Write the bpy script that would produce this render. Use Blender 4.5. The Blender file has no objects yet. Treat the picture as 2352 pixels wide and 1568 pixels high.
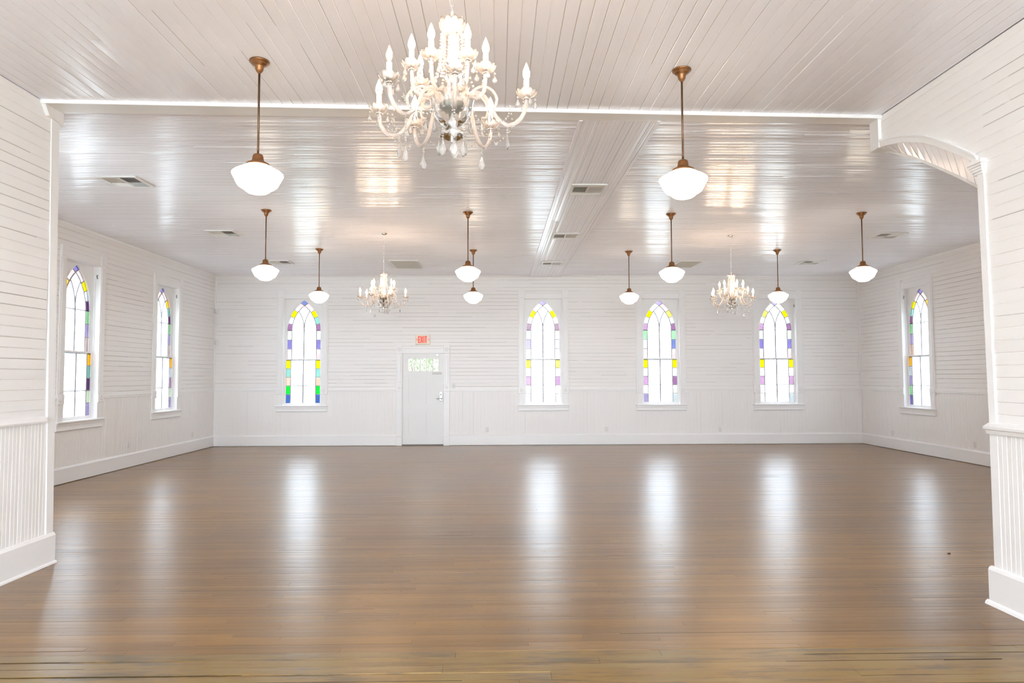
import bpy, math, random
from mathutils import Matrix, Vector
sc = bpy.context.scene
COL = sc.collection
PI = math.pi

# ------------------------------------------------------------------ camera, world, exposure
cam_d = bpy.data.cameras.new('camera'); cam = bpy.data.objects.new('camera', cam_d); COL.objects.link(cam)
cam_d.sensor_width = 36.0; cam_d.lens = 24.0; cam_d.clip_start = 0.05; cam_d.clip_end = 400
Rt = Vector((0.99977013, -0.02128306, -0.00259027)); Up = Vector((0.00151594, -0.05034045, 0.99873097)); Fw = Vector((0.02138645, 0.99850532, 0.05029661))
m = Matrix.Identity(4)
for i in range(3):
    m[i][0] = Rt[i]; m[i][1] = Up[i]; m[i][2] = -Fw[i]
m[2][3] = 1.57
cam.matrix_world = m
sc.camera = cam
vs = sc.view_settings
vs.view_transform = 'Standard'; vs.look = 'None'; vs.gamma = 1.0; vs.use_curve_mapping = False
vs.exposure = 1.72
SKY = 10.0
w = bpy.data.worlds.new('overcast_sky'); sc.world = w; w.use_nodes = True
bg = w.node_tree.nodes['Background']; bg.inputs[0].default_value = (0.76, 0.87, 0.975, 1); bg.inputs[1].default_value = SKY
sc.cycles.max_bounces = 10; sc.cycles.diffuse_bounces = 6; sc.cycles.glossy_bounces = 4
sc.cycles.transmission_bounces = 6; sc.cycles.transparent_max_bounces = 24
sc.cycles.caustics_reflective = False; sc.cycles.caustics_refractive = False
sc.cycles.sample_clamp_indirect = 8.0
sc.cycles.use_light_tree = True
sc.cycles.use_adaptive_sampling = True; sc.cycles.adaptive_threshold = 0.02

# room sizes (metres): hall, and the alcove the camera stands in
XL, XR, YB, H = -6.409, 8.393, 15.608, 3.867
AL, AR, YF = -3.779, 3.402, -4.0
JL, JR = 5.90, 4.66          # where the alcove's side walls end

# ------------------------------------------------------------------ materials
def mat(name, col, rough=0.5, metal=0.0, spec=0.5, coat=0.0, emit=None, estr=0.0):
    M = bpy.data.materials.new(name); M.use_nodes = True
    b = M.node_tree.nodes['Principled BSDF']
    b.inputs['Base Color'].default_value = (*col, 1); b.inputs['Roughness'].default_value = rough
    b.inputs['Metallic'].default_value = metal; b.inputs['Specular IOR Level'].default_value = spec
    b.inputs['Coat Weight'].default_value = coat
    if emit:
        b.inputs['Emission Color'].default_value = (*emit, 1); b.inputs['Emission Strength'].default_value = estr
    return M
def N(M, t, **k):
    n = M.node_tree.nodes.new(t)
    for a, v in k.items(): setattr(n, a, v)
    return n
def L(M, a, b): M.node_tree.links.new(a, b)
def painted(name, col, rough, bump=0.06, vary=0.008, scale=14.0):
    """gloss house paint: faint tone drift and brush ripple"""
    M = mat(name, col, rough); b = M.node_tree.nodes['Principled BSDF']
    tc = N(M, 'ShaderNodeTexCoord')
    n2 = N(M, 'ShaderNodeTexNoise'); n2.inputs['Scale'].default_value = scale; n2.inputs['Detail'].default_value = 3
    L(M, tc.outputs['Object'], n2.inputs['Vector'])
    bp = N(M, 'ShaderNodeBump'); bp.inputs['Strength'].default_value = bump; bp.inputs['Distance'].default_value = 0.004
    L(M, n2.outputs['Fac'], bp.inputs['Height']); L(M, bp.outputs[0], b.inputs['Normal'])
    return M
WALL = painted('white_wall_paint', (0.885, 0.865, 0.848), 0.38)
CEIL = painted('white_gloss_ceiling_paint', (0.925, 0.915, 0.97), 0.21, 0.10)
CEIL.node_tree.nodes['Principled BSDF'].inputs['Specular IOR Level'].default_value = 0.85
TRIM = painted('white_trim_paint', (0.89, 0.88, 0.875), 0.31, 0.04)
GAP = mat('open_board_gap', (0.44, 0.41, 0.38), 0.9)
GAPF = mat('floor_board_gap', (0.035, 0.022, 0.01), 0.9)
COPPER = mat('aged_copper', (0.29, 0.135, 0.055), 0.38, 0.8)
RODM = mat('dark_bronze_rod', (0.15, 0.085, 0.05), 0.4, 0.7)
CHROME = mat('chrome', (0.8, 0.8, 0.78), 0.15, 1.0)
NICKEL = mat('brushed_nickel', (0.66, 0.66, 0.64), 0.28, 1.0)
PLASTIC = mat('white_plastic', (0.8, 0.79, 0.76), 0.4)
DARK = mat('dark_slot', (0.05, 0.045, 0.04), 0.6)
VENTM = mat('white_enamel_vent', (0.8, 0.8, 0.78), 0.4)
VENTG = mat('vent_louvre_metal', (0.66, 0.66, 0.62), 0.6)
CREAM = mat('ivory_sign_housing', (0.93, 0.85, 0.74), 0.5)
RED = mat('red_exit_letter', (0.8, 0.05, 0.03), 0.5, emit=(1, 0.05, 0.03), estr=0.2)
REDH = mat('sign_face', (0.80, 0.60, 0.48), 0.5)
GREY = mat('grey_print', (0.45, 0.42, 0.42), 0.7)
GLOBE = mat('opal_glass_lit', (0.9, 0.88, 0.82), 0.25, emit=(1.0, 0.89, 0.72), estr=1.9)
BULB = mat('lit_candle_bulb', (0.9, 0.8, 0.6), 0.2, emit=(1.0, 0.72, 0.49), estr=48.0)
SLEEVE = mat('white_candle_sleeve', (0.80, 0.78, 0.76), 0.4)

def crystal(name, tint, trans, diff=0.45):
    M = bpy.data.materials.new(name); M.use_nodes = True; nt = M.node_tree; nt.nodes.clear()
    out = N(M, 'ShaderNodeOutputMaterial')
    tr = N(M, 'ShaderNodeBsdfTransparent'); tr.inputs[0].default_value = (0.97, 0.96, 0.95, 1)
    tl = N(M, 'ShaderNodeBsdfTranslucent'); tl.inputs[0].default_value = (*tint, 1)
    df = N(M, 'ShaderNodeBsdfDiffuse'); df.inputs[0].default_value = (*tint, 1)
    gl = N(M, 'ShaderNodeBsdfGlossy'); gl.inputs['Roughness'].default_value = 0.06
    a = N(M, 'ShaderNodeMixShader'); a.inputs[0].default_value = 0.5; L(M, tl.outputs[0], a.inputs[1]); L(M, df.outputs[0], a.inputs[2])
    b = N(M, 'ShaderNodeMixShader'); b.inputs[0].default_value = trans; L(M, a.outputs[0], b.inputs[1]); L(M, tr.outputs[0], b.inputs[2])
    fr = N(M, 'ShaderNodeFresnel'); fr.inputs[0].default_value = 1.38
    c = N(M, 'ShaderNodeMixShader'); L(M, fr.outputs[0], c.inputs[0]); L(M, b.outputs[0], c.inputs[1]); L(M, gl.outputs[0], c.inputs[2])
    L(M, c.outputs[0], out.inputs[0])
    return M
CRYS = crystal('cut_crystal', (0.95, 0.86, 0.81), 0.50)
CRYP = crystal('petal_cut_crystal', (0.98, 0.91, 0.88), 0.66)
CRYC = crystal('clear_cut_crystal', (0.97, 0.97, 0.97), 0.74)
BULBOFF = crystal('unlit_candle_bulb', (1.0, 0.95, 0.92), 0.55)

def pane(name, col, rough=0.02, diff=0.12):
    """window glass: mostly see-through in its own colour, a little scatter, a little shine"""
    M = bpy.data.materials.new(name); M.use_nodes = True; M.node_tree.nodes.clear()
    out = N(M, 'ShaderNodeOutputMaterial')
    tc = N(M, 'ShaderNodeTexCoord'); nz = N(M, 'ShaderNodeTexNoise'); nz.inputs['Scale'].default_value = 7.0; nz.inputs['Detail'].default_value = 3
    L(M, tc.outputs['Object'], nz.inputs['Vector'])
    mx = N(M, 'ShaderNodeMix', data_type='RGBA'); mx.inputs[6].default_value = tuple(c * 0.72 for c in col) + (1,); mx.inputs[7].default_value = tuple(min(1, c * 1.22) for c in col) + (1,)
    L(M, nz.outputs['Fac'], mx.inputs[0])
    tr = N(M, 'ShaderNodeBsdfTransparent'); L(M, mx.outputs[2], tr.inputs[0])
    tl = N(M, 'ShaderNodeBsdfTranslucent'); L(M, mx.outputs[2], tl.inputs[0])
    a = N(M, 'ShaderNodeMixShader'); a.inputs[0].default_value = diff; L(M, tr.outputs[0], a.inputs[1]); L(M, tl.outputs[0], a.inputs[2])
    gl = N(M, 'ShaderNodeBsdfGlossy'); gl.inputs['Roughness'].default_value = rough
    lw = N(M, 'ShaderNodeLayerWeight'); pw_ = N(M, 'ShaderNodeMath', operation='POWER'); pw_.inputs[1].default_value = 5.0; L(M, lw.outputs['Facing'], pw_.inputs[0])
    fr = N(M, 'ShaderNodeMath', operation='MULTIPLY_ADD'); fr.inputs[1].default_value = 0.4; fr.inputs[2].default_value = 0.012; L(M, pw_.outputs[0], fr.inputs[0])
    c = N(M, 'ShaderNodeMixShader'); L(M, fr.outputs[0], c.inputs[0]); L(M, a.outputs[0], c.inputs[1]); L(M, gl.outputs[0], c.inputs[2])
    L(M, c.outputs[0], out.inputs[0])
    return M
def srgb(c, k=1.0):
    return tuple(k * (((v / 255 + .055) / 1.055) ** 2.4) / (10.0 * 2 ** 1.55 * q) for v, q in zip(c, (.71, .835, 1.0)))
GL = {
 'clear': pane('old_window_glass', (0.22, 0.225, 0.23), diff=0.25),
 'white': pane('frosted_white_glass', (0.11, 0.10, 0.09), 0.2, 0.3),
 'pinkwhite': pane('pale_pink_glass', srgb((238, 222, 232), 1.2), 0.1),
 'bluewhite': pane('pale_blue_glass', srgb((212, 232, 252), 1.5), 0.1),
 'greenwhite': pane('pale_green_glass', srgb((222, 248, 232), 1.4), 0.1),
 'mint': pane('mint_green_glass', srgb((165, 240, 190), 1.25), 0.1),
 'aqua': pane('aqua_glass', srgb((160, 235, 232)), 0.1),
 'yellow': pane('yellow_glass', srgb((255, 245, 0), 1.5), 0.1),
 'paleyellow': pane('pale_yellow_glass', srgb((255, 250, 125), 1.2), 0.1),
 'orange': pane('amber_glass', srgb((255, 190, 30), 1.8), 0.1),
 'purple': pane('purple_glass', srgb((175, 130, 190)), 0.1),
 'deeppurple': pane('deep_purple_glass', srgb((120, 75, 150)), 0.1),
 'mauve': pane('mauve_glass', srgb((200, 172, 205)), 0.1),
 'pink': pane('pink_violet_glass', srgb((222, 180, 238)), 0.1),
 'violet': pane('violet_glass', srgb((150, 145, 235)), 0.1),
 'lavender': pane('lavender_glass', srgb((195, 188, 252), 1.2), 0.1),
 'blue': pane('blue_glass', srgb((135, 155, 235)), 0.1),
 'deepblue': pane('deep_blue_glass', srgb((75, 115, 205), 1.6), 0.1),
 'green': pane('green_glass', srgb((20, 195, 60), 1.6), 0.1),
 'peach': pane('peach_glass', srgb((228, 195, 182), 1.4), 0.1),
 'door': pane('door_light_glass', (0.14, 0.125, 0.105), diff=0.1),
}
CLEARP = pane('plain_clear_glass', (0.97, 0.97, 0.97), diff=0.04)
LEAD = mat('grey_glazing_bar', (0.42, 0.41, 0.44), 0.5)

def floor_mat():
    M = mat('varnished_pine_floor', (0.3, 0.17, 0.06), 0.3, coat=0.0); b = M.node_tree.nodes['Principled BSDF']
    at = N(M, 'ShaderNodeVertexColor', layer_name='tint')
    sp = N(M, 'ShaderNodeSeparateColor'); L(M, at.outputs[0], sp.inputs[0])
    tc = N(M, 'ShaderNodeTexCoord'); mp = N(M, 'ShaderNodeMapping'); mp.inputs['Scale'].default_value = (1.2, 34, 1)
    L(M, tc.outputs['Object'], mp.inputs[0])
    # shift the grain per board
    ad = N(M, 'ShaderNodeVectorMath', operation='ADD'); sc_ = N(M, 'ShaderNodeVectorMath', operation='SCALE'); sc_.inputs['Scale'].default_value = 40
    L(M, at.outputs[0], sc_.inputs[0]); L(M, mp.outputs[0], ad.inputs[0]); L(M, sc_.outputs[0], ad.inputs[1])
    gr = N(M, 'ShaderNodeTexNoise'); gr.inputs['Scale'].default_value = 2.0; gr.inputs['Detail'].default_value = 6; gr.inputs['Roughness'].default_value = 0.62
    L(M, ad.outputs[0], gr.inputs['Vector'])
    big = N(M, 'ShaderNodeTexNoise'); big.inputs['Scale'].default_value = 0.8; big.inputs['Detail'].default_value = 4
    L(M, tc.outputs['Object'], big.inputs['Vector'])
    cr = N(M, 'ShaderNodeValToRGB'); e = cr.color_ramp.elements
    e[0].position = 0.0; e[0].color = (0.080, 0.034, 0.004, 1); e[1].position = 1.0; e[1].color = (0.30, 0.145, 0.018, 1)
    x = cr.color_ramp.elements.new(0.5); x.color = (0.180, 0.083, 0.009, 1)
    s = N(M, 'ShaderNodeMath', operation='MULTIPLY_ADD'); s.inputs[1].default_value = 0.34
    L(M, sp.outputs[0], s.inputs[0])
    g2 = N(M, 'ShaderNodeMath', operation='MULTIPLY_ADD'); g2.inputs[1].default_value = 0.75; g2.inputs[2].default_value = -0.36
    L(M, gr.outputs['Fac'], g2.inputs[0])
    g3 = N(M, 'ShaderNodeMath', operation='MULTIPLY_ADD'); g3.inputs[1].default_value = 0.9
    L(M, big.outputs['Fac'], g3.inputs[0]); L(M, g2.outputs[0], g3.inputs[2])
    L(M, g3.outputs[0], s.inputs[2]); L(M, s.outputs[0], cr.inputs[0])
    # worn boards (blue channel marks the rough threshold strip)
    wn = N(M, 'ShaderNodeTexNoise'); wn.inputs['Scale'].default_value = 5.0; wn.inputs['Detail'].default_value = 8; wn.inputs['Roughness'].default_value = 0.7
    mp2 = N(M, 'ShaderNodeMapping'); mp2.inputs['Scale'].default_value = (0.35, 3.0, 1); L(M, tc.outputs['Object'], mp2.inputs[0]); L(M, mp2.outputs[0], wn.inputs['Vector'])
    wr = N(M, 'ShaderNodeMapRange'); wr.inputs[1].default_value = 0.42; wr.inputs[2].default_value = 0.66; L(M, wn.outputs['Fac'], wr.inputs[0])
    wm = N(M, 'ShaderNodeMath', operation='MULTIPLY'); L(M, wr.outputs[0], wm.inputs[0]); L(M, sp.outputs[2], wm.inputs[1])
    mx = N(M, 'ShaderNodeMix', data_type='RGBA'); mx.inputs[7].default_value = (0.22, 0.15, 0.03, 1)
    L(M, wm.outputs[0], mx.inputs[0]); L(M, cr.outputs[0], mx.inputs[6]); dn = N(M, 'ShaderNodeMapRange'); dn.inputs[1].default_value = 0.50; dn.inputs[2].default_value = 0.40; dn.inputs[4].default_value = 0.85; L(M, wn.outputs['Fac'], dn.inputs[0])
    dm = N(M, 'ShaderNodeMath', operation='MULTIPLY'); L(M, dn.outputs[0], dm.inputs[0]); L(M, sp.outputs[2], dm.inputs[1])
    my = N(M, 'ShaderNodeMix', data_type='RGBA'); my.inputs[7].default_value = (0.085, 0.06, 0.02, 1)
    L(M, dm.outputs[0], my.inputs[0]); L(M, mx.outputs[2], my.inputs[6]); L(M, my.outputs[2], b.inputs['Base Color'])
    rg = N(M, 'ShaderNodeMapRange'); rg.inputs[3].default_value = 0.28; rg.inputs[4].default_value = 0.37
    L(M, big.outputs['Fac'], rg.inputs[0]); L(M, rg.outputs[0], b.inputs['Roughness'])
    b.inputs['Specular IOR Level'].default_value = 0.3; b.inputs['Coat Weight'].default_value = 0.6; b.inputs['Coat Roughness'].default_value = 0.30; b.inputs['Coat IOR'].default_value = 1.5
    bn = N(M, 'ShaderNodeTexNoise'); bn.inputs['Scale'].default_value = 9; bn.inputs['Detail'].default_value = 4; L(M, tc.outputs['Object'], bn.inputs['Vector'])
    bp = N(M, 'ShaderNodeBump'); bp.inputs['Strength'].default_value = 0.22; bp.inputs['Distance'].default_value = 0.006
    L(M, bn.outputs['Fac'], bp.inputs['Height'])
    bp2 = N(M, 'ShaderNodeBump'); bp2.inputs['Strength'].default_value = 0.12; bp2.inputs['Distance'].default_value = 0.003
    L(M, gr.outputs['Fac'], bp2.inputs['Height']); L(M, bp.outputs[0], bp2.inputs['Normal']); L(M, bp2.outputs[0], b.inputs['Normal'])
    return M
FLOOR = floor_mat()

# ------------------------------------------------------------------ mesh builder
class MB:
    def __init__(s): s.v = []; s.f = []; s.m = []; s.t = []; s.sm = []; s.M = Matrix.Identity(4); s.tint = (0, 0, 0)
    def pt(s, p):
        s.v.append(tuple(s.M @ Vector(p))); return len(s.v) - 1
    def face(s, idx, m=0, smooth=False): s.f.append(tuple(idx)); s.m.append(m); s.t.append(s.tint); s.sm.append(smooth)
    def poly(s, pts, m=0): s.face([s.pt(p) for p in pts], m)
    def box(s, x0, x1, y0, y1, z0, z1, m=0):
        i = [s.pt((x, y, z)) for z in (z0, z1) for y in (y0, y1) for x in (x0, x1)]
        for q in ((0, 2, 3, 1), (4, 5, 7, 6), (0, 1, 5, 4), (2, 6, 7, 3), (0, 4, 6, 2), (1, 3, 7, 5)): s.face([i[k] for k in q], m)
    def cbox(s, x0, x1, y0, y1, z0, z1, c=0.004, m=0):
        """board whose front edges (facing -y) are chamfered; back is at y1"""
        o = [(x0, z0), (x1, z0), (x1, z1), (x0, z1)]; n = [(x0 + c, z0 + c), (x1 - c, z0 + c), (x1 - c, z1 - c), (x0 + c, z1 - c)]
        A = [s.pt((x, y1, z)) for x, z in o]; B = [s.pt((x, y0 + c, z)) for x, z in o]; C_ = [s.pt((x, y0, z)) for x, z in n]
        for k in range(4):
            j = (k + 1) % 4
            s.face((A[k], A[j], B[j], B[k]), m); s.face((B[k], B[j], C_[j], C_[k]), m)
        s.face(C_, m); s.face(A[::-1], m)
    def prism(s, pts, d, m=0):
        """pts: planar polygon, d: extrusion vector"""
        a = [s.pt(p) for p in pts]; b = [s.pt(Vector(p) + Vector(d)) for p in pts]; n = len(pts)
        s.face(a[::-1], m); s.face(b, m)
        for k in range(n): s.face((a[k], a[(k + 1) % n], b[(k + 1) % n], b[k]), m)
    def lathe(s, prof, seg=24, c=(0, 0, 0), m=0, mod=None, smooth=True, M=None):
        """prof: list of (r, z)"""
        rows = []
        for r, z in prof:
            if r < 1e-6: p = Vector((0, 0, z)); rows.append([s.pt((M @ p if M else p) + Vector(c))]); continue
            row = []
            for k in range(seg):
                a = 2 * PI * k / seg; q = mod(a, r, z) if mod else (r, z)
                p = Vector((q[0] * math.cos(a), q[0] * math.sin(a), q[1])); row.append(s.pt((M @ p if M else p) + Vector(c)))
            rows.append(row)
        for A, B in zip(rows, rows[1:]):
            for k in range(seg):
                j = (k + 1) % seg
                if len(A) == 1 and len(B) == 1: continue
                if len(A) == 1: s.face((A[0], B[j], B[k]), m, smooth)
                elif len(B) == 1: s.face((A[k], A[j], B[0]), m, smooth)
                else: s.face((A[k], A[j], B[j], B[k]), m, smooth)
    def tube(s, path, r, seg=8, m=0, closed=False, smooth=True, twist=0.0):
        P = [Vector(p) for p in path]; n = len(P); rings = []
        up = Vector((0, 0, 1))
        prev = None
        for i in range(n):
            t = (P[(i + 1) % n] - P[i - 1]) if closed else (P[min(i + 1, n - 1)] - P[max(i - 1, 0)])
            t.normalize()
            if prev is None:
                a = t.cross(up)
                if a.length < 1e-3: a = t.cross(Vector((1, 0, 0)))
            else: a = prev - t * prev.dot(t)
            a.normalize(); prev = a; b = t.cross(a)
            rr = r[i] if isinstance(r, (list, tuple)) else r
            rings.append([s.pt(P[i] + (a * math.cos(2 * PI * k / seg + twist * i) + b * math.sin(2 * PI * k / seg + twist * i)) * rr) for k in range(seg)])
        R_ = rings + ([rings[0]] if closed else [])
        for A, B in zip(R_, R_[1:]):
            for k in range(seg):
                j = (k + 1) % seg; s.face((A[k], A[j], B[j], B[k]), m, smooth)
        if not closed: s.face(rings[0][::-1], m); s.face(rings[-1], m)
    def ball(s, c, r, seg=6, m=0, sz=1.0):
        s.lathe([(0, -r * sz), (r * .75, -r * .62 * sz), (r, 0), (r * .75, r * .62 * sz), (0, r * sz)], seg, c, m, smooth=False)
    def boards(s, O, u, v, n, Lu, Wv, bw, rng, holes=(), g=0.004, e=0.0035, bead=True, jl=(2.0, 4.6), tilt=0.0012, jit=0.0009, gap=0.25, cup=0.0006, gw=0.0022, gm=1, blue=0.0, m=0, gd=0.55):
        """tongue-and-groove lining on the plane through O: boards run along u, follow each other along v, face n"""
        O = Vector(O); u = Vector(u); v = Vector(v); n = Vector(n)
        flip = u.cross(v).dot(n) < 0
        k = 0; nrow = int(math.ceil(Wv / bw - 1e-6))
        for k in range(nrow):
            v0 = k * bw; v1 = min(Wv, v0 + bw); ww = v1 - v0
            if ww < 0.012: continue
            segs = [(0.0, Lu)]
            for (a, b, c, d) in holes:
                if v0 < d - 0.02 and v1 > c + 0.02:
                    ns = []
                    for p, q in segs:
                        if b <= p or a >= q: ns.append((p, q)); continue
                        if a > p + 0.01: ns.append((p, a))
                        if b < q - 0.01: ns.append((b, q))
                    segs = ns
            # joints
            cuts = []; x = rng.uniform(0.3, jl[1])
            while x < Lu: cuts.append(x); x += rng.uniform(*jl)
            fin = []
            for p, q in segs:
                cc = [p] + [c for c in cuts if p + 0.15 < c < q - 0.15] + [q]
                for a, b in zip(cc, cc[1:]): fin.append((a + (0.0006 if a != p else 0), b - (0.0006 if b != q else 0)))
            for a, b in fin:
                s.tint = (rng.random(), rng.random(), blue)
                h0 = rng.uniform(-jit, jit); t0 = rng.uniform(-tilt, tilt); t1 = t0 + rng.uniform(-tilt, tilt) * 0.5
                mid = ww / 2
                if bead and ww > 0.05: prof = [(0, -g), (e, 0), (mid - 0.0035, cup), (mid, cup - g * 0.6), (mid + 0.0035, cup), (ww - e, 0), (ww, -g)]
                else: prof = [(0, -g), (e, 0), (mid, cup), (ww - e, 0), (ww, -g)]
                A = []; B = []
                for pv, ph in prof:
                    fr = (pv / ww - 0.5) * 2
                    deep = ph < -g * 0.99
                    A.append(s.pt(O + u * a + v * (v0 + pv) + n * (ph if deep else ph + h0 + t0 * fr)))
                    B.append(s.pt(O + u * b + v * (v0 + pv) + n * (ph if deep else ph + h0 + t1 * fr)))
                for i in range(len(A) - 1):
                    q = (A[i], B[i], B[i + 1], A[i + 1]); s.face(q[::-1] if flip else q, m)
                if rng.random() < gap:
                    wv = gw * rng.uniform(0.5, 1.6); a2 = a + (b - a) * rng.uniform(0, 0.5) * (rng.random() < .6); b2 = b - (b - a2) * rng.uniform(0, 0.6) * (rng.random() < .6)
                    q = [s.pt(O + u * x_ + v * (v0 + y_) + n * (-g * gd)) for x_, y_ in ((a2, -wv / 2), (b2, -wv / 2), (b2, wv / 2), (a2, wv / 2))]
                    s.face(q[::-1] if flip else q, gm)
    def build(s, name, mats, parent=None, loc=None):
        me = bpy.data.meshes.new(name); me.from_pydata(s.v, [], s.f)
        if not isinstance(mats, (list, tuple)): mats = [mats]
        for q in mats: me.materials.append(q)
        me.polygons.foreach_set('material_index', s.m); me.polygons.foreach_set('use_smooth', s.sm)
        if any(t != (0, 0, 0) for t in s.t):
            ca = me.color_attributes.new('tint', 'FLOAT_COLOR', 'CORNER'); data = []
            for f, t in zip(s.f, s.t): data += [t[0], t[1], t[2], 1.0] * len(f)
            ca.data.foreach_set('color', data)
        me.update()
        o = bpy.data.objects.new(name, me); COL.objects.link(o)
        if parent: o.parent = parent
        if loc: o.location = loc
        return o
def tag(o, label=None, cat=None, group=None, kind=None):
    if label: o['label'] = label
    if cat: o['category'] = cat
    if group: o['group'] = group
    if kind: o['kind'] = kind
    return o
def empty(name, loc=(0, 0, 0), rz=0.0):
    o = bpy.data.objects.new(name, None); COL.objects.link(o); o.location = loc; o.rotation_euler = (0, 0, rz); o.empty_display_size = 0.1
    return o
def copy_tree(o, parent=None):
    c = o.copy(); COL.objects.link(c)
    if parent: c.parent = parent
    for ch in [x for x in kids.get(o.name, [])]: copy_tree(ch, c)
    return c
kids = {}
def index_kids():
    kids.clear()
    for x in bpy.data.objects:
        if x.parent: kids.setdefault(x.parent.name, []).append(x)

# ------------------------------------------------------------------ openings
# window centres: (name, wall, position along the wall)
WW, WB, WT = 0.87, 0.93, 3.34       # clear opening of a window: width, bottom, top
DOOR = (-2.17, -1.22, 2.09)
back_x = [-4.43, 1.05, 3.755, 6.465]
left_y = [7.93, 10.65, 13.37]
right_y = [8.05, 10.78, 13.50]

def slab(mb, O, u, n, Lu, z0, z1, th, holes):
    """the solid wall behind the boards: th thick, cut around holes (a,b,c,d) in (u, z)"""
    us = sorted({0.0, Lu, *[h[0] for h in holes], *[h[1] for h in holes]})
    O = Vector(O); u = Vector(u); n = Vector(n)
    def blk(a, b, c, d):
        p = [O + u * a + Vector((0, 0, c)), O + u * b + Vector((0, 0, c)), O + u * b + Vector((0, 0, d)), O + u * a + Vector((0, 0, d))]
        mb.prism([q - n * 0.012 for q in p], -n * th, 0)
    for a, b in zip(us, us[1:]):
        hs = sorted([h for h in holes if h[0] <= a + 1e-6 and h[1] >= b - 1e-6], key=lambda h: h[2])
        z = z0
        for h in hs:
            if h[2] > z + 1e-4: blk(a, b, z, h[2])
            z = max(z, h[3])
        if z < z1 - 1e-4: blk(a, b, z, z1)

DADO = 1.245
def wall(name, O, u, n, Lu, holes_w, label, door=None, seed=1, ztop=H):
    rng = random.Random(seed); mb = MB()
    hs = []
    for c in holes_w: hs.append((c - WW / 2 - 0.015, c + WW / 2 + 0.015, WB - 0.02, WT + 0.015))
    hole_b = [(a - 0.03, b + 0.03, c, d) for a, b, c, d in hs]
    sl = list(hs)
    if door: hole_b.append((door[0] - 0.03, door[1] + 0.03, 0, door[2] + 0.03)); sl.append((door[0] - 0.012, door[1] + 0.012, 0, door[2] + 0.012))
    O = Vector(O); u = Vector(u); n = Vector(n); zv = Vector((0, 0, 1))
    # horizontal lining above the dado
    mb.boards(O + zv * DADO, u, zv, n, Lu, ztop - DADO, 0.0842, rng, [(a, b, c - DADO, d - DADO) for a, b, c, d in hole_b], gap=0.6, bead=False, gw=0.0032, g=0.0065, e=0.005)
    # vertical beadboard below: boards run along z
    mb.boards(O + zv * 0.22, zv, u, n, DADO - 0.22, Lu, 0.0838, rng, [(c - 0.22, d - 0.22, a, b) for a, b, c, d in hole_b], gap=0.12, jl=(9, 10), bead=True, gw=0.0022, g=0.0028, e=0.0028)
    slab(mb, O - u * .2, u, n, Lu + .4, 0, ztop, 0.19, [(a + .2, b + .2, c, d) for a, b, c, d in sl])
    o = mb.build(name, [WALL, GAP]); tag(o, label, 'wall', kind='structure')
    # dado cap and baseboard
    rot = Matrix(((u.x, -n.x, 0, O.x), (u.y, -n.y, 0, O.y), (0, 0, 1, 0), (0, 0, 0, 1)))
    side = name.split('_', 1)[1]
    cap = MB(); cap.M = rot; base = MB(); base.M = rot
    cuts = sorted([(a - 0.105, b + 0.105) for a, b, c, d in hs]); x = 0.0; sp = []
    if door: cuts = sorted(cuts + [(door[0] - 0.125, door[1] + 0.125)])
    for a, b in cuts:
        if a > x: sp.append((x, a))
        x = max(x, b)
    sp.append((x, Lu))
    for a, b in sp:
        cap.cbox(a, b, -0.014, 0, DADO - 0.02, DADO + 0.022, 0.004); cap.cbox(a, b, -0.022, 0, DADO + 0.008, DADO + 0.024, 0.004)
    x = 0.0
    bs = [(0, Lu)] if not door else [(0, door[0] - 0.125), (door[1] + 0.125, Lu)]
    for a, b in bs:
        base.cbox(a, b, -0.024, 0, 0.006, 0.222, 0.004)
        base.prism([(a, -0.024, 0.222), (a, 0, 0.222), (a, 0, 0.245), (a, -0.008, 0.243)], (b - a, 0, 0))
    cap.build('trim_dado_' + side, TRIM).parent = None
    c = bpy.data.objects[-1] if False else None
    base.build('baseboard_' + side, TRIM)
    return o
wall('wall_back', (XL, YB, 0), (1, 0, 0), (0, -1, 0), XR - XL, [x - XL for x in back_x], 'back wall of white horizontal boards over beadboard, holding the door', (DOOR[0] - XL, DOOR[1] - XL, DOOR[2]), 11)
wall('wall_left', (XL, JL, 0), (0, 1, 0), (1, 0, 0), YB - JL, [y - JL for y in left_y], 'left wall of the hall, white boards with two arched windows in view', None, 12)
wall('wall_right', (XR, YB, 0), (0, -1, 0), (-1, 0, 0), YB - 3.9, [YB - y for y in right_y], 'right wall of the hall, white boards with one arched window in view', None, 13)
for o in bpy.data.objects:
    if o.name.startswith('trim_dado'): tag(o, 'thin white moulding between boards and beadboard on the ' + o.name.split('_')[-1] + ' wall', 'moulding', kind='structure')
    if o.name.startswith('baseboard'): tag(o, 'tall plain white baseboard along the ' + o.name.split('_')[-1] + ' wall', 'baseboard', kind='structure')

# hall front walls and the alcove's own side and rear walls
FW = [(0.75, 1.75, 1.7, 3.4)]; FWR = [(2.8, 3.8, 1.7, 3.4)]  # unseen front wall openings, added to light the back wall and hall ceiling
def plain_boards_wall(name, O, u, n, Lu, label, holes=(), z0=0.0, seed=3, th=0.12):
    mb = MB(); rng = random.Random(seed)
    mb.boards(Vector(O) + Vector((0, 0, z0)), u, (0, 0, 1), n, Lu, H - z0, 0.0842, rng, [(a - .02, b + .02, c - z0, d - z0) for a, b, c, d in holes], gap=0.3, bead=False, gw=0.003)
    slab(mb, O, u, n, Lu, z0, H, th, list(holes))
    return tag(mb.build(name, [WALL, GAP]), label, 'wall', kind='structure')
plain_boards_wall('wall_front_left', (AL - 0.16, JL - 0.02, 0), (-1, 0, 0), (0, 1, 0), AL - 0.16 - XL, 'hall front wall left of the alcove opening', FW)
plain_boards_wall('wall_front_right', (XR, 3.9, 0), (-1, 0, 0), (0, 1, 0), XR - AR - 0.16, 'hall front wall right of the alcove opening', FWR, seed=5)
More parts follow.
